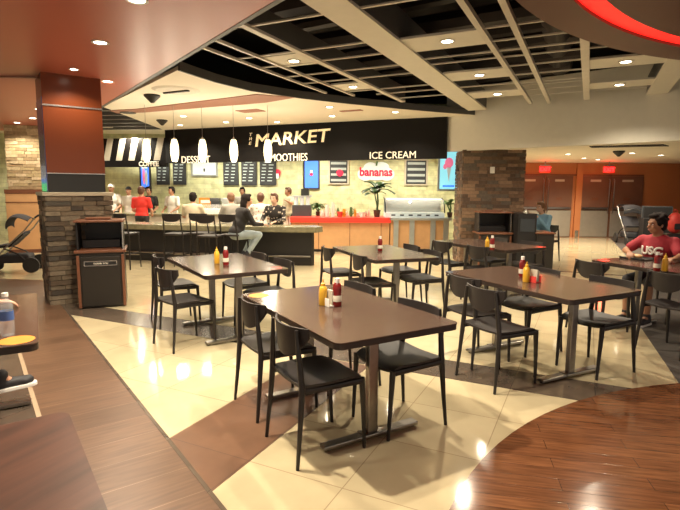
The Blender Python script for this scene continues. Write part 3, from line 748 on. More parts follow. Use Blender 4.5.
# ---------------------------------------------------------------- bar
zt=.80
bp=[(-4.95,10.75),(-2.2,10.15),(-.48,10.02),(-.35,10.25),(-.5,10.62),(-2.2,10.85),(-4.95,11.45)]
bar=thing('seating_bar','long curved seating bar with mottled stone top and dark front','counter')
MB().prism(bp,zt-.11,zt).build('stone_top','greystone',bar,bevel=.01)
inn=[(-4.9,10.98),(-2.2,10.38),(-.58,10.22),(-.53,10.3),(-.6,10.5),(-2.2,10.7),(-4.9,11.3)]
MB().prism(inn,.08,zt-.11).build('dark_front','dark',bar)
MB().prism([(x,y-.0) for x,y in inn],.0,.08).build('plinth','cab',bar)
MB().tube([(-4.8,10.88,.2),(-2.2,10.25,.2),(-.6,10.13,.2)],.018,8).build('foot_rail','steel',bar)
def make_stool():
    t=thing('bar_stool','x','stool')
    for s in (-1,1):
        MB().tube([(-.2,s*.2,0),(-.17,s*.185,.66),(-.2,s*.175,.86),(-.235,s*.17,1.06)],[.012,.016,.014,.012],8).build('leg','chair',t,smooth=True)
        MB().tube([(.2,s*.19,0),(.175,s*.18,.65)],[.012,.017],8).build('leg','chair',t,smooth=True)
        MB().tube([(-.17,s*.19,.3),(.185,s*.185,.3)],.011,8).build('stretcher','chair',t)
    MB().tube([(.19,-.185,.25),(.19,.185,.25)],.011,8).build('foot_rail','steel',t)
    MB().box((0,0,.68),(.4,.4,.035)).build('seat','chair_seat',t,bevel=.012)
    MB().sheet(lambda u,v:((-.232-.03*(1-(2*u-1)**2),(u-.5)*.37,1.075-.15*(1-.5*abs(2*u-1)**4)*(1-v)),(1,0,0)),12,3,.02).build('backrest','chair_seat',t,smooth=True)
    return t
STL=make_stool()
sts=[(124,9.75,'leftmost dark bar stool beside the black waste station'),(177,9.75,'dark bar stool in front of the person in beige'),(203,9.95,'dark bar stool left of the overlapping one, right of the beige shirt'),(210,9.35,'dark bar stool overlapping its neighbour, second from the jeans'),(234,9.65,'dark bar stool the person in jeans sits on')]
for i,(u,y,lb) in enumerate(sts):
    p=at(u,216,y); 
    if i==0: STL.location=(p.x,y,0); STL.rotation_euler.z=PI/2-.15; STL['label']=lb
    else: copy_thing(STL,(p.x,y,0),PI/2-.15-(.25 if i==4 else 0),lb)

# ---------------------------------------------------------------- service counters
t=thing('service_counter','long white fronted service counter behind the bar staffed by cooks','counter')
x0=at(108,215,12.9).x; x1=at(288,215,12.9).x
MB().box(((x0+x1)/2,13.2,.42),(x1-x0,.6,.84)).build('cabinet_front','white',t)
MB().box(((x0+x1)/2,13.15,.88),(x1-x0+.05,.75,.05)).build('worktop','greystone',t)
MB().box((at(222,210,12.9).x,12.86,1.02),(1.5,.02,.26)).build('sneeze_guard','glass',t)
MB().box((at(222,210,12.9).x,13.1,.97),(1.45,.4,.12)).build('display_well','white',t)
# red counter
rx0=at(290,220,12.5).x; rx1=at(391,220,12.5).x; rx2=at(450,220,12.5).x
t=thing('smoothie_counter','counter with bright red top edge and oak front below the smoothie board','counter')
MB().box(((rx0+rx1)/2,12.9,.80),(rx1-rx0,.85,.13)).build('red_top','redcnt',t,bevel=.01)
MB().box(((rx0+rx1)/2,12.95,.38),(rx1-rx0-.05,.7,.70)).build('oak_front','tanwood',t)
MB().box(((rx0+rx1)/2,12.93,.03),(rx1-rx0-.05,.72,.06)).build('plinth','dark',t)
for k in range(3): MB().box((rx0+(k+.9)*(rx1-rx0)/3.2,12.595,.38),(.012,.01,.68)).build('panel_joint','cab_wood',t)
t=thing('ice_cream_counter','oak panelled ice cream counter with steel uprights and grey top','counter')
MB().box(((rx1+rx2)/2,12.9,.83),(rx2-rx1+.1,.85,.06)).build('steel_top','bluegrey',t,bevel=.005)
MB().box(((rx1+rx2)/2,12.95,.42),(rx2-rx1,.7,.76)).build('oak_front','tanwood',t)
MB().box(((rx1+rx2)/2,12.93,.04),(rx2-rx1,.73,.08)).build('plinth','dark',t)
for u in (396,412,433,446): 
    x=at(u,230,12.55).x; MB().box((x,12.57,.44),(.12,.05,.74)).build('upright','bluegrey',t)
# glass case on it
gx0=at(385,210,12.7).x; gx1=at(444,210,12.7).x
t=thing('glass_display_case','curved glass display case with white topping trays on the ice cream counter','display',((gx0+gx1)/2,12.85,.862))
w=gx1-gx0
MB().box((0,0,.06),(w,.5,.12)).build('tray_base','screen_white',t)
MB().sheet(lambda u,v:((-w/2+w*u,-.25+.5*(1-math.cos(v*PI/2)),.12+.36*math.sin(v*PI/2)),(0,-math.cos(v*PI/2),math.sin(v*PI/2))),12,10,.008).build('curved_glass','glass',t,smooth=True)
for s in (-1,1):
    MB().tube([(s*w/2,-.25+.5*(1-math.cos(k/8*PI/2)),.12+.36*math.sin(k/8*PI/2)) for k in range(9)],.014,8).build('rim','dark',t)
MB().box((0,.24,.3),(w,.015,.36)).build('back_panel','bluegrey',t)
MB().box((0,.0,.45),(w-.1,.04,.02)).build('light_strip','lens_dim',t)
for k in range(6): MB().box((-w/2+.2+k*(w-.4)/5,-.253,.06),(.1,.008,.035)).build('price_tag','board',t)
# ---------------------------------------------------------------- plants
def leaf_fan(mb, base, n, L, wd, droop, rnd, zl=1.0):
    for k in range(n):
        a=2*PI*k/n+rnd.uniform(-.3,.3); el=rnd.uniform(.3,1.2); l=L*rnd.uniform(.75,1.1)
        pts=[]
        for i in range(7):
            s=i/6; r=l*s*math.cos(el); z=l*s*math.sin(el)*zl-droop*s*s
            pts.append(Vector((base[0]+r*math.cos(a),base[1]+r*math.sin(a),base[2]+z)))
        side=Vector((-math.sin(a),math.cos(a),0))
        vs=[]
        for i,p in enumerate(pts):
            ww=wd*math.sin(PI*min(.98,(i+.3)/6.3))**.7
            vs.append((mb.b.verts.new(p+side*ww+Vector((0,0,.006))),mb.b.verts.new(p+Vector((0,0,-.008))),mb.b.verts.new(p-side*ww+Vector((0,0,.006)))))
        for q,r in zip(vs,vs[1:]):
            mb.b.faces.new((q[0],q[1],r[1],r[0])); mb.b.faces.new((q[1],q[2],r[2],r[1]))
def plant(label,loc,stem,L,wd,n,seed,pot_r=.11,pot_h=.16,leafm='leaf'):
    rnd=random.Random(seed); t=thing('potted_plant',label,'plant',loc)
    MB().lathe([(pot_r*.75,0),(pot_r,pot_h),(pot_r*1.05,pot_h+.01),(pot_r*.9,pot_h+.01)],n=18).build('pot','pot',t,smooth=True)
    m=MB(); m.tube([(0,0,pot_h),(.02,0,pot_h+stem*.5),(0,.0,pot_h+stem)],[.03,.022,.018],8)
    m.tube([(.02,0,pot_h),(-.06,.02,pot_h+stem*.8)],[.02,.014],8); m.build('stem',leafm,t,smooth=True)
    m=MB(); leaf_fan(m,(0,0,pot_h+stem),n,L,wd,L*.5,rnd); leaf_fan(m,(-.06,.02,pot_h+stem*.8),n//2,L*.8,wd,L*.4,rnd)
    o=m.build('leaves',leafm,t,smooth=True); so=o.modifiers.new('thick','SOLIDIFY'); so.thickness=.004
    return t
p=at(377,221,12.62); plant('tall dark potted banana plant on the red counter below the bananas sign',(p.x,12.66,.866),.50,.55,.11,14,4,pot_r=.09,pot_h=.17)
p=at(450,221,12.75); plant('small potted plant at the right end of the ice cream counter',(p.x,12.8,.862),.22,.32,.05,10,6,.07,.12,'leaf2')
p=at(318,218,13.1); plant('leafy green potted plant on the red counter under the blue screen',(p.x,13.1,.866),.12,.34,.045,14,8,.06,.1,'leaf2')
# things on counters
def jug(u,y,z,h,r,m,lb,name='pitcher'):
    p=at(u,215,y); t=thing(name,lb,name.replace('_',' '),(p.x,y,z))
    MB().lathe([(r*.8,0),(r,h*.5),(r*.7,h*.9),(r*.75,h)],n=14).build('body',m,t,smooth=True)
    MB().tube([(r*.8,0,h*.25),(r*1.5,0,h*.4),(r*1.5,0,h*.75),(r*.7,0,h*.85)],.01,6).build('handle',m,t); return t
jug(327,12.75,.866,.3,.06,'white','tall white pitcher on the red counter, left of two','pitcher')
jug(333,12.72,.866,.36,.05,'white','tall white pitcher on the red counter, right of two','pitcher')
jug(344,12.75,.866,.2,.05,'yellow','small yellow green juice jug on the red counter','jug'); jug(351,12.78,.866,.24,.045,'leaf2','small green juice jug on the red counter','jug')
for u,h,m,lb in [(362,.12,'white','low white bowl stack on the red counter left of the plant'),(340,.13,'red_plain','small red cup beside the white pitchers')]:
    p=at(u,215,12.62); tag(MB().lathe([(.05,0),(.07,h),(.065,h),(.045,.01)],n=14).build('cup',m,loc=(p.x,12.62,.866),smooth=True),lb,'cup')
for k,(u,h,r,m) in enumerate([(322,.16,.04,'white'),(325,.2,.035,'offwhite'),(338,.22,.035,'leaf2'),(347,.16,.04,'white'),(355,.2,.035,'yellow'),(358,.13,.04,'white'),(366,.15,.035,'offwhite'),(369,.19,.03,'white')]):
    p=at(u,215,12.9); o=MB().lathe([(r*.8,0),(r,h*.3),(r,h*.7),(r*.5,h*.85),(r*.45,h)],n=12).build('syrup_bottle',m,loc=(p.x,12.93+.05*(k%2),.866),smooth=True)
    tag(o,'small syrup or juice bottle in the row on the red counter','bottle','bottles on the red counter')
p=at(302,206,13.0); t=thing('blender_machine','dark and silver smoothie machine on the left end of the red counter','machine',(p.x,13.05,.866))
MB().box((0,0,.14),(.48,.36,.28)).build('base','appliance',t,bevel=.01); MB().box((0,0,.5),(.5,.38,.04)).build('top','bluegrey',t)
for k in (-1,0,1): MB().lathe([(.045,.28),(.06,.48)],(k*.15,-.05,0),14).build('jar','screen_white',t,smooth=True)
MB().box((.08,0,.6),(.2,.25,.18)).build('monitor','board',t,bevel=.008)
for (u,m,lb) in [(215,'appliance','dark coffee brewer behind the beige shirt'),(226,'bluegrey','steel coffee brewer right of the dark one')]:
    p=at(u,208,13.2); t=thing('coffee_brewer',lb,'machine',(p.x,13.3,.906))
    MB().box((0,.05,.2),(.24,.2,.4)).build('body',m,t,bevel=.01); MB().box((0,-.08,.36),(.24,.16,.08)).build('head',m,t,bevel=.008); MB().lathe([(.05,0),(.07,.08),(.05,.16)],(0,-.08,.02),14).build('pot','glass',t)
p=at(201,207,13.0); t=thing('counter_poster','orange framed poster standing on the service counter','poster',(p.x,13.45,.906))
MB().box((0,0,.2),(.34,.03,.4)).build('panel','orange',t); MB().box((0,-.018,.3),(.24,.004,.08)).build('stripe','white',t)

# ---------------------------------------------------------------- boards and screens on back wall
def board(u0,u1,v0,v1,kind,lb,y=YB-.03,name='menu_board'):
    a=at(u0,v0,y); b=at(u1,v1,y); w=b.x-a.x; h=a.z-b.z
    t=thing(name,lb,'screen' if 'screen' in name else 'menu board' if 'menu' in name else 'sign',((a.x+b.x)/2,y,b.z))
    frame={'menu':'board','blue':'board','stripe':'offwhite','white':'bluegrey','cyan':'bluegrey','people':'board'}[kind]
    MB().box((0,.0,h/2),(w+.05,.05,h+.05)).build('frame',frame,t)
    if kind=='menu':
        MB().box((0,-.03,h/2),(w-.02,.012,h-.02)).build('panel','board',t)
        m=MB(); r=random.Random(int(u0))
        m.box((0,-.04,h*.93),(w*.5,.006,.05))
        for i in range(6):
            for c in (-1,1): m.box((c*w*.23-.01*i%2,-.04,h*(.8-.13*i)),(w*.3*r.uniform(.7,1.1),.006,.022))
        m.build('menu_lines','boardtext',t)
    elif kind=='stripe':
        MB().box((0,-.03,h/2),(w-.05,.012,h-.03)).build('panel','board',t)
        m=MB()
        for i in range(4): m.box((0,-.04,h*(.14+.24*i)),(w*.8,.006,h*.1))
        m.build('menu_lines','board_grey',t)
    elif kind in('blue','people'):
        MB().box((0,-.03,h/2),(w-.05,.012,h-.04)).build('display','screen_blue',t)
        if kind=='blue':
            MB().box((0,-.04,h*.55),(w*.16,.006,h*.18)).build('cup_graphic','screen_white',t); MB().lathe([(w*.11,0),(w*.11,.006)],n=16).build('red_graphic','screen_red',t,loc=(0,-.046,h*.5)).rotation_euler.x=PI/2
        else:
            MB().box((0,-.04,h*.8),(w*.6,.006,h*.2)).build('caption_graphic','screen_white',t); MB().ell((-w*.12,-.035,h*.42),(w*.14,.008,h*.3)).build('figure_graphic','screen_pink',t)
            MB().ell((w*.14,-.036,h*.36),(w*.14,.008,h*.28)).build('figure_graphic','screen_white',t)
    elif kind=='cyan':
        MB().box((0,-.03,h/2),(w-.04,.012,h-.04)).build('display','screen_cyan',t)
        m=MB(); m.ell((0,-.04,h*.7),(w*.22,.008,h*.13)).ell((-w*.2,-.04,h*.6),(w*.1,.008,h*.07)); m.build('scoop_graphic','screen_pink',t,smooth=True)
        MB().prism_xz([(-w*.12,h*.58),(w*.12,h*.58),(0,h*.2)],-.044,-.036).build('cone_graphic','screen_white',t)
        MB().box((0,-.04,h*.1),(w*.6,.006,h*.05)).build('caption_graphic','screen_blue',t)
    elif kind=='white':
        MB().box((0,-.03,h/2),(w-.05,.012,h-.04)).build('display','screen_white',t); MB().box((0,-.04,h*.35),(w*.06,.006,h*.2)).build('dark_graphic','board',t)
    return t
board(140,150.5,160,188,'people','narrow blue advertising screen with figures under the coffee lettering',name='advertising_screen')
board(157,169,160,184,'menu','black menu board right of the figure screen, left of two under dessert')
board(173.5,185.5,160,184,'menu','black menu board just left of the pale screen')
board(192,217,160,175.5,'white','wide pale blue wall screen between the menu boards',name='wall_screen')
board(224,238,160,184.5,'menu','first of three black menu boards under the smoothies lettering')
board(242,256,160,184.5,'menu','middle of three black menu boards under the smoothies lettering')
board(260.5,275.5,160,184.5,'menu','last of three black menu boards, beside the small red cup sign')
board(304,319,160,188.5,'blue','tall bright blue screen with a cup on the tiled back wall',name='advertising_screen')
t=board(329,348,160,183.5,'stripe','grey striped menu board with a red emblem right of the blue screen'); 
MB().lathe([(.1,0),(.1,.008)],n=18).build('emblem','screen_red',t,loc=(.04,-.05,.3)).rotation_euler.x=PI/2
board(405.5,426.5,160,184.5,'stripe','grey striped menu board in a pale frame right of the bananas sign')
board(439.5,457.5,151,190,'cyan','cyan ice cream cone screen at the right end of the tiled wall',y=11.7,name='advertising_screen')
a=at(277,175,YB-.03); t=thing('cup_sign','small red and white cup sign on the tiled wall','sign',(a.x,YB-.03,a.z))
MB().lathe([(.11,0),(.11,.01)],n=18).build('red_disc','screen_red',t,loc=(0,-.0,.06)).rotation_euler.x=PI/2
MB().box((0,-.015,-.03),(.1,.01,.14)).build('cup','screen_white',t)
# bananas sign
a=at(358,184,YB-.03); b=at(394,161,YB-.03); w=b.x-a.x; h=b.z-a.z
t=thing('bananas_sign','white cloud shaped wall sign with pink bananas lettering','sign',((a.x+b.x)/2,YB-.03,a.z))
m=MB()
for (x,z,rx,rz) in [(0,.5,.46,.34),(-.3,.42,.22,.28),(.3,.42,.22,.28),(-.15,.7,.2,.24),(.15,.72,.22,.24)]: m.ell((x*w,0,z*h),(rx*w,.02,rz*h))
m.build('cloud_panel','screen_white',t,smooth='all')
o=text('lettering','bananas',.3,'screen_red',t,(0,-.03,h*.36),bold=.008)
xs=[v.co.x for v in o.data.vertices]; o.scale=(w*.92/(max(xs)-min(xs)),1.15,1)
MB().prism_xz([(-.02,h*.8),(.03,h*.78),(.05,h*.95),(.02,h*1.02)],-.04,-.03).build('leaf_graphic','leaf2',t)
# shelf things: wall clock-like till
# ---------------------------------------------------------------- exit doors
YD=17.0
def door_leaf(u0,u1,idx,side):
    a=at(u0,207,YD); b=at(u1,207,YD); w=b.x-a.x; cx=(a.x+b.x)/2; h=2.03
    d=MB().box((cx,YD-.03,h/2),(w-.015,.05,h)).build('door_%d'%idx,'door',bevel=.004); d['kind']='structure'
    MB().box((cx,YD-.06,.46),(w-.06,.012,.86)).build('kick_plate','kick',d)
    MB().box((cx,YD-.10,.97),(w*.82,.05,.06)).build('push_bar','steel',d)
    MB().box((cx,YD-.06,1.88),(w*.34,.01,.07)).build('top_sign','offwhite',d); MB().box((cx,YD-.06,1.28),(w*.22,.01,.09)).build('middle_sign','cab_wood',d)
    hx=cx+side*(w/2-.07)
    MB().tube([(hx,YD-.06,.8),(hx,YD-.11,.84),(hx,YD-.11,1.9),(hx,YD-.06,1.94)],.014,8).build('pull_handle','steel',d)
door_leaf(513,543.5,1,1); door_leaf(544,571,2,-1); door_leaf(578,608.5,3,1); door_leaf(609,641,4,-1)
a=at(572,237,YD).x; b=at(578,237,YD).x
struct('trim_26', MB().box(((a+b)/2,YD-.04,1.23),(b-a,.08,2.46)), 'orange_wall')
struct('trim_27', MB().box(((a+b)/2,YD-.09,.12),(.12,.02,.22)), 'chrome')
a=at(510,177,YD).x; b=at(643,177,YD).x
struct('trim_28', MB().box(((a+b)/2,YD-.02,2.06),(b-a,.08,.05)), 'cab_wood')
for u,lb in ((545,'lit red exit sign above the left pair of doors'),(609,'lit red exit sign above the right pair of doors')):
    p=at(u,168.5,16.2); t=thing('exit_sign',lb,'sign',(p.x,16.2,2.2))
    MB().box((0,0,.02),(.36,.03,.2)).build('panel','exitbox',t); MB().box((0,0,.2),(.03,.03,.2)).box((0,0,.13),(.3,.04,.03)).build('bracket','steel',t)
    text('lettering','EXIT',.17,'exitred',t,(0,-.02,-.04),bold=.006)
    point((p.x,16.1,2.1),6,color=(1,.05,.02))

# ---------------------------------------------------------------- people
def cap(mb,a,b,ra,rb,n=14):
    a=Vector(a); b=Vector(b)
    d=b-a; k=max(1,int(d.length/max(.02,min(ra,rb)*.6)))
    mb.tube([a+d*i/k for i in range(k+1)],[ra+(rb-ra)*i/k for i in range(k+1)],n)
    mb.ell(a,(ra,)*3,u=n,v=8); mb.ell(b,(rb,)*3,u=n,v=8)
def fuse(mb,name,m,parent,vox,sm=6):
    o=mb.build(name+'_raw','skin')
    r=o.modifiers.new('r','REMESH'); r.mode='VOXEL'; r.voxel_size=vox; r.use_smooth_shade=True
    s=o.modifiers.new('s','SMOOTH'); s.iterations=sm; s.factor=.5
    me=evaluated_mesh(o); bpy.data.objects.remove(o)
    me.materials.clear(); me.materials.append(MT[m] if isinstance(m,str) else m)
    for p in me.polygons: p.use_smooth=True
    q=bpy.data.objects.new(name,me); COL.objects.link(q); q.parent=parent; return q
def head_geo(mb,c,R,det=True):
    T=lambda x,y,z: Vector(c)+R@Vector((x,y,z))
    def e(p,r): mb.ell(T(*p),r,m=R.to_4x4())
    e((-.008,0,.03),(.096,.076,.098)); e((.022,0,-.03),(.068,.058,.078)); e((.052,0,-.075),(.032,.034,.028))
    e((.082,0,.032),(.018,.05,.014)); 
    cap(mb,T(.092,0,.012),T(.112,0,-.022),.009,.014); e((.095,0,-.05),(.014,.022,.008)); e((.088,0,-.062),(.011,.02,.008))
    for s in(-1,1): e((-.005,s*.078,-.005),(.018,.01,.032)); e((.07,s*.04,-.02),(.02,.018,.02))
def rotm(yaw,pitch=0,roll=0): return (Matrix.Rotation(yaw,3,'Z')@Matrix.Rotation(pitch,3,'Y')@Matrix.Rotation(roll,3,'X'))
def hand_geo(mb,w,d,up,side=1,grip=.5,k=1.0):
    w=Vector(w); d=Vector(d).normalized(); up=Vector(up); up=(up-d*up.dot(d)).normalized(); s=d.cross(up)*side
    pc=w+d*.05
    for o_ in (-.028,-.010,.010,.028): cap(mb,w+s*o_*.6*k,w+d*.085*k+s*o_*k,.014*k,.012*k,8)
    for i,(o_,l) in enumerate(((-.032,.060),(-.011,.076),(.011,.080),(.032,.070))):
        b=w+d*.088*k+s*o_*k; a1=grip*.7; a2=grip*1.6
        d1=(d*math.cos(a1)-up*math.sin(a1)); d2=(d*math.cos(a2)-up*math.sin(a2)); d3=(d*math.cos(a2+.5*grip)-up*math.sin(a2+.5*grip))
        p1=b+d1*l*.5*k; p2=p1+d2*l*.32*k; p3=p2+d3*l*.25*k
        cap(mb,b,p1,.0098*k,.0088*k,8); cap(mb,p1,p2,.0088*k,.008*k,8); cap(mb,p2,p3,.008*k,.0068*k,8)
    b=w+d*.025*k+s*.028*k; p1=b+(d*.5+s*.8-up*.25).normalized()*.042*k; p2=p1+(d*.9+s*.3-up*.4).normalized()*.033*k
    cap(mb,b,p1,.014*k,.0105*k,8); cap(mb,p1,p2,.0105*k,.0085*k,8)
def person(label,J,top,bottom,skin='skin',hair='hair_black',hairstyle='short',vox=.016,sleeve='short',headyaw=0,headpitch=0,hands=True,shoes='shoe',shorts=False,loc=(0,0,0),rz=0,grip=.5,group=None,hsc=1,extra=None,topname='shirt'):
    # J in local coords, facing +x
    t=thing('person',label,'person',loc,rz)
    V={k:Vector(v) for k,v in J.items()}
    b=MB(); 
    head=V['head']; neck=V['neck']; chest=V['chest']; pel=V['pelvis']
    R=rotm(headyaw,headpitch)
    head_geo(b,head,R)
    cap(b,neck-Vector((0,0,.03)),head+R@Vector((-.02,0,-.06)),.06,.052)
    def torso(m,g):
        d=(chest-pel); mid=pel+d*.45
        for s in(-1,1):
            cap(m,V['sh'+'lr'[s>0]]*.55+neck*.45-Vector((0,0,.035)),V['sh'+'lr'[s>0]],.055+g,.058+g)
        yaw=math.atan2((V['shl']-V['shr']).y,(V['shl']-V['shr']).x)-PI/2
        Q=(Matrix.Rotation(yaw,4,'Z'))
        m.ell(chest,(.115+g,.165+g,.17+g),m=Q); m.ell(mid,(.105+g,.145+g,.16+g),m=Q); m.ell(pel+Vector((0,0,.03)),(.12+g,.165+g,.12+g),m=Q)
        m.ell(chest+Vector((0,0,.09)),(.09+g,.16+g,.09+g),m=Q)
    torso(b,-.006)
    for q in 'lr':
        cap(b,V['sh'+q],V['el'+q],.047,.038); cap(b,V['el'+q],V['wr'+q],.039,.026)
        if 'hip'+q in V:
            cap(b,V['hip'+q],V['kn'+q],.078,.053); cap(b,V['kn'+q],V['an'+q],.054,.036); cap(b,V['an'+q],V['an'+q]+(V['to'+q]-V['an'+q])*.5-Vector((0,0,.02)),.036,.026)
        hd=V.get('hd'+q, (V['wr'+q]-V['el'+q])); hu=V.get('hu'+q,Vector((0,0,1)))
        if hands: hand_geo(b,V['wr'+q],hd,hu,1 if q=='l' else -1,grip)
    fuse(b,'body',skin,t,vox,4)
    c=MB(); torso(c,.012)
    for q in 'lr':
        e=V['el'+q]; s=V['sh'+q]; w=V['wr'+q]
        if sleeve=='short': cap(c,s,s+(e-s)*.68,.062,.062)
        else: cap(c,s,e,.058,.05); cap(c,e,e+(w-e)*.9,.05,.037)
    c.ell(neck-Vector((0,0,.02)),(.07,.075,.035))
    fuse(c,topname,top,t,max(vox,.012),5)
    if 'hipl' in V:
        c=MB(); c.ell(pel,(.135,.18,.12))
        for q in 'lr':
            hp=V['hip'+q]; kn=V['kn'+q]; an=V['an'+q]
            cap(c,hp,kn,.095,.068)
            if not shorts: cap(c,kn,kn+(an-kn)*.92,.068,.05)
        fuse(c,'shorts' if shorts else 'trousers',bottom,t,max(vox,.014),5)
        for q in 'lr':
            an=V['an'+q]; to=V['to'+q]; d=Vector(((to-an).x,(to-an).y,0)).normalized(); m=MB()
            hl=an+Vector((0,0,-.045))-d*.035; tp=an+Vector((0,0,-.052))+d*.165
            cap(m,an+Vector((0,0,.02)),hl,.045,.043); cap(m,hl,tp,.043,.036); m.ell(tp-d*.03,(.05,.046,.034))
            o=fuse(m,'shoe',shoes,t,.011,2)
            m=MB(); m.prism([((hl+tp)/2+d*x+Vector((-d.y,d.x,0))*y)[:2] for x,y in ((-.145,-.03),(-.13,-.042),(.05,-.046),(.12,-.045),(.15,-.022),(.15,.022),(.12,.045),(.05,.046),(-.13,.042),(-.145,.03))], an.z-.098, an.z-.07)
            m.build('sole','sole',o,bevel=.006)
    # hair
    T=lambda x,y,z: head+R@Vector((x,y,z))
    h=MB(); E=lambda p,r: h.ell(T(*p),r,m=R.to_4x4())
    if hairstyle!='cap':
        E((-.022,0,.048),(.098,.084,.094)); E((.04,0,.105),(.058,.062,.032)); E((-.05,0,.0),(.065,.08,.09))
        for s in(-1,1): E((.0,s*.068,.03),(.05,.02,.05))
    if hairstyle=='curly':
        r=random.Random(3)
        for k in range(46):
            a=r.uniform(0,2*PI); q=r.uniform(.0,1); E((-.02+.09*math.cos(a)*math.sqrt(1-q*q*.8), .08*math.sin(a)*math.sqrt(1-q*q*.8), .05+.085*q),(.022,.022,.02))
    if hairstyle=='long':
        E((-.07,0,-.08),(.06,.085,.14)); E((-.08,0,-.2),(.045,.08,.12))
    if hairstyle=='cap':
        E((-.015,0,.055),(.1,.086,.08)); E((.09,0,.06),(.06,.06,.012))
        fuse(h,'cap','white' if hair=='white' else 'shirt_black',t,.01,3)
    else: fuse(h,'hair',hair,t,.009,2 if hairstyle=='curly' else 4)
    # face
    for s in(-1,1):
        m=MB(); m.ell(T(.083,s*.033,.008),(.009,.014,.008),m=R.to_4x4()); e=m.build('eye','eye',t,smooth='all')
        MB().ell(T(.0905,s*.033,.008),(.003,.0065,.0065),m=R.to_4x4()).build('iris','dark',e,smooth='all')
        MB().ell(T(.09,s*.034,.03),(.008,.02,.005),m=R.to_4x4()).build('eyebrow',hair if hair!='white' else 'hair_brown',t,smooth='all')
    m=MB(); m.ell(T(.0985,0,-.056),(.007,.021,.006),m=R.to_4x4()); m.build('lips','lip',t,smooth='all')
    return t
def seated(seat=.45,lean=0,arm='table',th=.76):
    # facing +x, origin below pelvis on the floor
    z=seat
    return dict(pelvis=(0,0,z+.10),chest=(.04+lean,0,z+.42),neck=(.05+lean*1.3,0,z+.585),head=(.085+lean*1.5,0,z+.72),
      shl=(.03+lean*1.2,.18,z+.52),shr=(.03+lean*1.2,-.18,z+.52),ell=(.16+lean,.25,z+.29),elr=(.16+lean,-.25,z+.29),
      wrl=(.40+lean,.16,th+.045),wrr=(.40+lean,-.16,th+.045),hipl=(.02,.095,z+.08),hipr=(.02,-.095,z+.08),
      knl=(.43,.12,z+.07),knr=(.43,-.12,z+.07),anl=(.42,.12,.09),anr=(.42,-.12,.09),tol=(.55,.13,.05),tor=(.55,-.13,.05))
def standing():
    return dict(pelvis=(0,0,.93),chest=(.01,0,1.27),neck=(0,0,1.44),head=(.03,0,1.58),shl=(0,.185,1.37),shr=(0,-.185,1.37),ell=(.03,.24,1.10),elr=(.03,-.24,1.10),
      wrl=(.22,.18,1.0),wrr=(.22,-.18,1.0),hipl=(0,.09,.92),hipr=(0,-.09,.92),knl=(.02,.1,.5),knr=(.02,-.1,.5),anl=(0,.1,.09),anr=(0,-.1,.09),tol=(.14,.11,.05),tor=(.14,-.11,.05))
# the man in crimson
J=seated(.43,.02)
J.update(ell=(.15,.30,.80),wrl=(.36,.34,.80),elr=(.20,-.30,.82),wrr=(.40,-.14,.81),hdl=(1,-.1,0),hdr=(.8,.5,0),
         ell2=(0,0,0)); J.pop('ell2')
mx,my=tpt(T6,-.56,.55)
man=person('seated man in crimson shirt with white lettering, arms resting on the table',J,'tee_red','shorts',skin='skin2',hair='hair_black',hairstyle='curly',vox=.0085,headyaw=-.45,headpitch=.05,shorts=True,loc=(mx,my,.004),rz=T6[2]-PI/2+.12,grip=.7,topname='crimson_shirt')
# lettering on the shirt: short bent strokes projected in front of the chest
for body,y0 in (('USC',0),):
    o=text('shirt_lettering',body,.13,'white',man,(0,0,0),ext=.004,bold=.006,rot=(0,0,0))
    for v in o.data.vertices:
        x,y,z=v.co; yy=x; zz=y-.03+.84-.02*0
        X=.04+.02+.135*math.sqrt(max(.05,1-(yy/.2)**2)) + z*1.0 + .012
        zc=.80+y; X2=X-(.02*((zc-.87)/.2)**2)
        v.co=(X2,yy,zc)
# person at the left edge (mostly outside)
J=seated(.45,.18); J.update(elr=(.56,-.16,.83),wrr=(.80,-.10,.81),ell=(.45,.28,.83),wrl=(.68,.16,.81),knl=(.46,.12,.50),anl=(.80,.14,.22),tol=(.93,.17,.17),knr=(.42,-.1,.52),anr=(.35,-.1,.09),tor=(.48,-.1,.05))
lx,ly=tpt(T7,-.30,-.62)
person('person seated at the left edge with navy sleeve and black and white sneaker',J,'shirt_navy','shorts',skin='skin',hair='hair_brown',vox=.010,shorts=True,loc=(lx,ly,.006),rz=T7[2]+PI/2,sleeve='long',topname='navy_top')
# bar guests and staff
def seat_person(u,y,rz,lb,top,hair,style='short',skin='skin',dz=.61,sleeve='short',lean=.04,bottom='trousers',J=None,th=.82,**k):
    p=at(u,215,y); J=J or seated(dz,lean,th=th)
    for kk in ('anl','anr','tol','tor'):
        if J is not None and dz>.55 and J[kk][2]<.2: J[kk]=(J[kk][0]-.05,J[kk][1],J[kk][2]+.22)
    return person(lb,J,top,bottom,skin=skin,hair=hair,hairstyle=style,vox=.018,loc=(p.x,y,0),rz=rz,sleeve=sleeve,**k)
seat_person(192,11.55,PI/2,'person in beige shirt seen from behind, seated beyond the bar','shirt_beige','hair_black',lean=.03)
seat_person(233,11.6,PI/2+.5,'person with light brown hair and grey shirt beyond the bar, left of the jeans wearer','shirt_grey','hair_lt',skin='skin')
seat_person(260,11.65,PI/2,'person with brown hair and white patterned shirt seen from behind','pattern','hair_brown',sleeve='long')
seat_person(277,11.1,-PI/2-.3,'person in black floral top facing the room at the bar','floral','hair_brown',sleeve='long',skin='skinp')
J=seated(.60,.10,th=.82); J.update(anl=(.22,.12,.30),tol=(.32,.12,.22),anr=(.18,-.12,.32),tor=(.28,-.12,.24))
seat_person(235.5,9.6,PI/2-.95,'person in faded jeans and dark top perched on a stool at the bar','shirt_black','hair_black','long',bottom='jeans',J=J,dz=.5,sleeve='long')
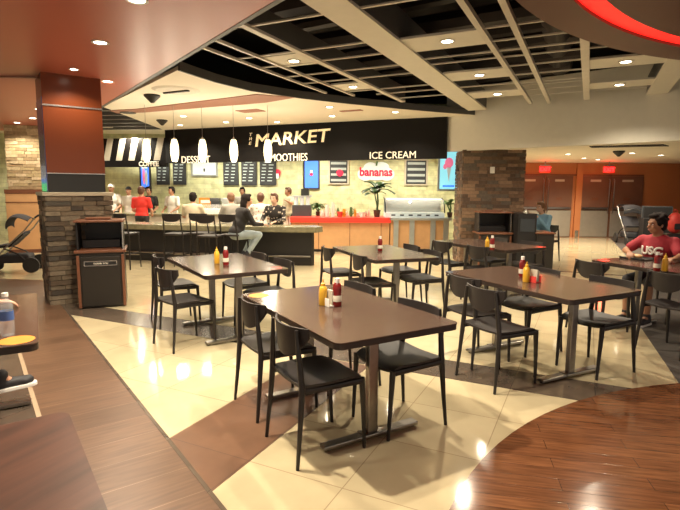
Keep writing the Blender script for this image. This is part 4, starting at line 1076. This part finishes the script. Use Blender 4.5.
def stand_person(u,y,rz,lb,top,hair,style='short',skin='skin',s=.93,bottom='trousers',sleeve='short',J=None):
    p=at(u,215,y); o=person(lb,J or standing(),top,bottom,skin=skin,hair=hair,hairstyle=style,vox=.018,loc=(p.x,y,0),rz=rz,sleeve=sleeve); o.scale=(s,s,s); return o
stand_person(142,12.3,PI/2,'person in bright red shirt standing with their back to the room','shirt_red','hair_brown')
stand_person(113,13.95,-PI/2,'cook in white with white cap behind the left end of the counter','shirt_white','white','cap',skin='skin2',s=.97)
stand_person(130,14.0,-PI/2,'cook in white with black cap behind the counter, left of the red shirt','shirt_white','hair_black','cap')
stand_person(150,13.95,-PI/2,'staff member in black shirt behind the counter, right of the red shirt','shirt_black','hair_black',skin='skin2')
stand_person(173,13.95,-PI/2-.4,'cook in white shirt bending over the service counter','shirt_white','hair_black','short',skin='skin2')
stand_person(243,14.0,-PI/2,'staff member with dark hair behind the counter between two guests','shirt_grey','hair_black',skin='skin2')
J=standing(); J.update(ell=(.1,.3,1.25),wrl=(.3,.34,1.33))
stand_person(289,13.9,-PI/2-.9,'staff member in tan shirt reaching out beside the smoothie machine','shirt_beige','hair_brown',J=J)
# person by the doors
J=seated(.45,.05,th=.95)
person('person in light blue shirt seated behind the cashier stand',J,'shirt_blue','trousers',skin='skinp',hair='hair_lt',vox=.018,loc=(4.52,11.2,.0),rz=PI+.5,sleeve='long')
chair(4.55,11.22,PI+.5,'dark chair under the person in light blue')

# ---------------------------------------------------------------- strollers
def stroller(loc,rz,lb,s=1,stuff=False):
    t=thing('stroller',lb,'stroller',loc,rz); t.scale=(s,s,s)
    for x,y,r in ((.38,.22,.1),(.38,-.22,.1),(-.32,.26,.14),(-.32,-.26,.14)):
        o=MB().lathe([(r*.55,-.018),(r,-.018),(r,.018),(r*.55,.018)],n=20).build('wheel','rubber',t,loc=(x,y,r)); o.rotation_euler.x=PI/2
        h=MB().lathe([(.001,-.01),(r*.5,-.012),(r*.5,.012),(.001,.01)],n=14).build('hub','silver',o)
    for q in(-1,1):
        MB().tube([(.38,q*.22,.12),(.1,q*.22,.45),(-.25,q*.23,.78),(-.42,q*.23,1.0)],.013,8).build('side_frame','silver',t,smooth=True)
        MB().tube([(-.32,q*.24,.14),(-.1,q*.23,.35),(.12,q*.22,.45)],.013,8).build('rear_strut','dark',t,smooth=True)
    MB().tube([(-.42,-.23,1.0),(-.47,-.2,1.04),(-.47,.2,1.04),(-.42,.23,1.0)],.018,8).build('handlebar','dark',t,smooth=True)
    MB().sheet(lambda u,v:((-.2+.42*u if u>.45 else -.2+.42*u,(v-.5)*.4,.72-.9*u*.45 if u<.55 else .50-.02*u),(.4,0,.9)),10,4,.05).build('seat','foam',t,smooth=True)
    MB().sheet(lambda u,v:((-.3+.30*math.sin(u*PI*.55)*1.2,(v-.5)*.44,.86+.20*math.cos((u-.35)*PI*.8)-.05*(2*v-1)**2),(math.sin(u),0,math.cos(u))),12,6,.012).build('canopy','foam',t,smooth=True)
    MB().box((-.02,0,.25),(.5,.36,.16)).build('basket','foam',t,bevel=.04)
    MB().tube([(-.3+.36*math.sin(.55*PI),-.22,.9),(-.3+.36*math.sin(.55*PI)+.02,0,.96),(-.3+.36*math.sin(.55*PI),.22,.9)],.008,6).build('canopy_piping','silver',t)
    return t
p=atz(8,300,0); stroller((-6.0,9.3,.004),math.radians(195),'black stroller with silver frame left of the stone base of the column')
p=atz(628,246,0)
stroller((8.55,14.9,.004),math.radians(-100),'black stroller parked before the right exit doors, seen from behind',1.08)
# gear cart next to it
p=at(655,220,11.2); t=thing('arcade_cabinet','black cabinet with dark screen behind the man in crimson','cabinet',(at(656,222,14.2).x,14.2,.003),-.3)
MB().box((0,0,.4),(.72,.5,.8)).build('cabinet_body','dark',t,bevel=.01); MB().box((0,0,.95),(.74,.12,.36)).build('monitor','board',t,bevel=.01); MB().box((0,-.065,.95),(.68,.01,.30)).build('screen','dark',t)
p=at(672,222,9.0); t=thing('backpack','shiny red bag behind the head of the man in crimson','bag',(p.x+.05,9.0,.003))
MB().ell((0,0,.99),(.13,.11,.19)).build('bag_body','red_plain',t,smooth='all'); MB().box((0,-.10,.93),(.12,.04,.11)).build('pocket','dark',t,bevel=.015); MB().box((0,.02,.4),(.4,.3,.8)).build('support_stand','dark',t,bevel=.01)
MB().tube([(-.04,0,1.19),(0,0,1.23),(.04,0,1.19)],.008,8).build('grab_handle','red_plain',t)
# far left screens
p=at(2,185,11.5); t=thing('gaming_screen','bright blue and green screen on a dark cabinet at the left edge','screen',(p.x-.62,11.2,.003),.5)
MB().box((0,0,.68),(.9,.5,1.36)).build('cabinet_body','dark',t,bevel=.01); MB().box((0,0,1.72),(.95,.12,.72)).build('monitor','board',t,bevel=.01)
MB().box((0,-.065,1.86),(.88,.01,.38)).build('display','screen_white',t); MB().box((0,-.065,1.52),(.88,.01,.26)).build('field_graphic','screen_green',t); MB().box((0,-.072,1.7),(.88,.006,.08)).build('bar_graphic','screen_blue',t)
MB().lathe([(.03,0),(.03,.01)],n=12).build('button','white',t,loc=(.2,-.255,1.1)).rotation_euler.x=PI/2

bpy.data.scenes.remove(TMP)
# ---------------------------------------------------------------- world & view
w=bpy.data.worlds.new('world'); sc.world=w; w.use_nodes=True
w.node_tree.nodes['Background'].inputs[0].default_value=(1,.88,.72,1); w.node_tree.nodes['Background'].inputs[1].default_value=.45
vs=sc.view_settings; vs.view_transform='Standard'; vs.look='None'; vs.gamma=1; vs.use_curve_mapping=False; vs.exposure=0.8
for o in list(bpy.data.objects):
    if o.get('label')=='x': o['label']='unused'
    if o.name.startswith('beam') or o.name.startswith('pillar'): pass
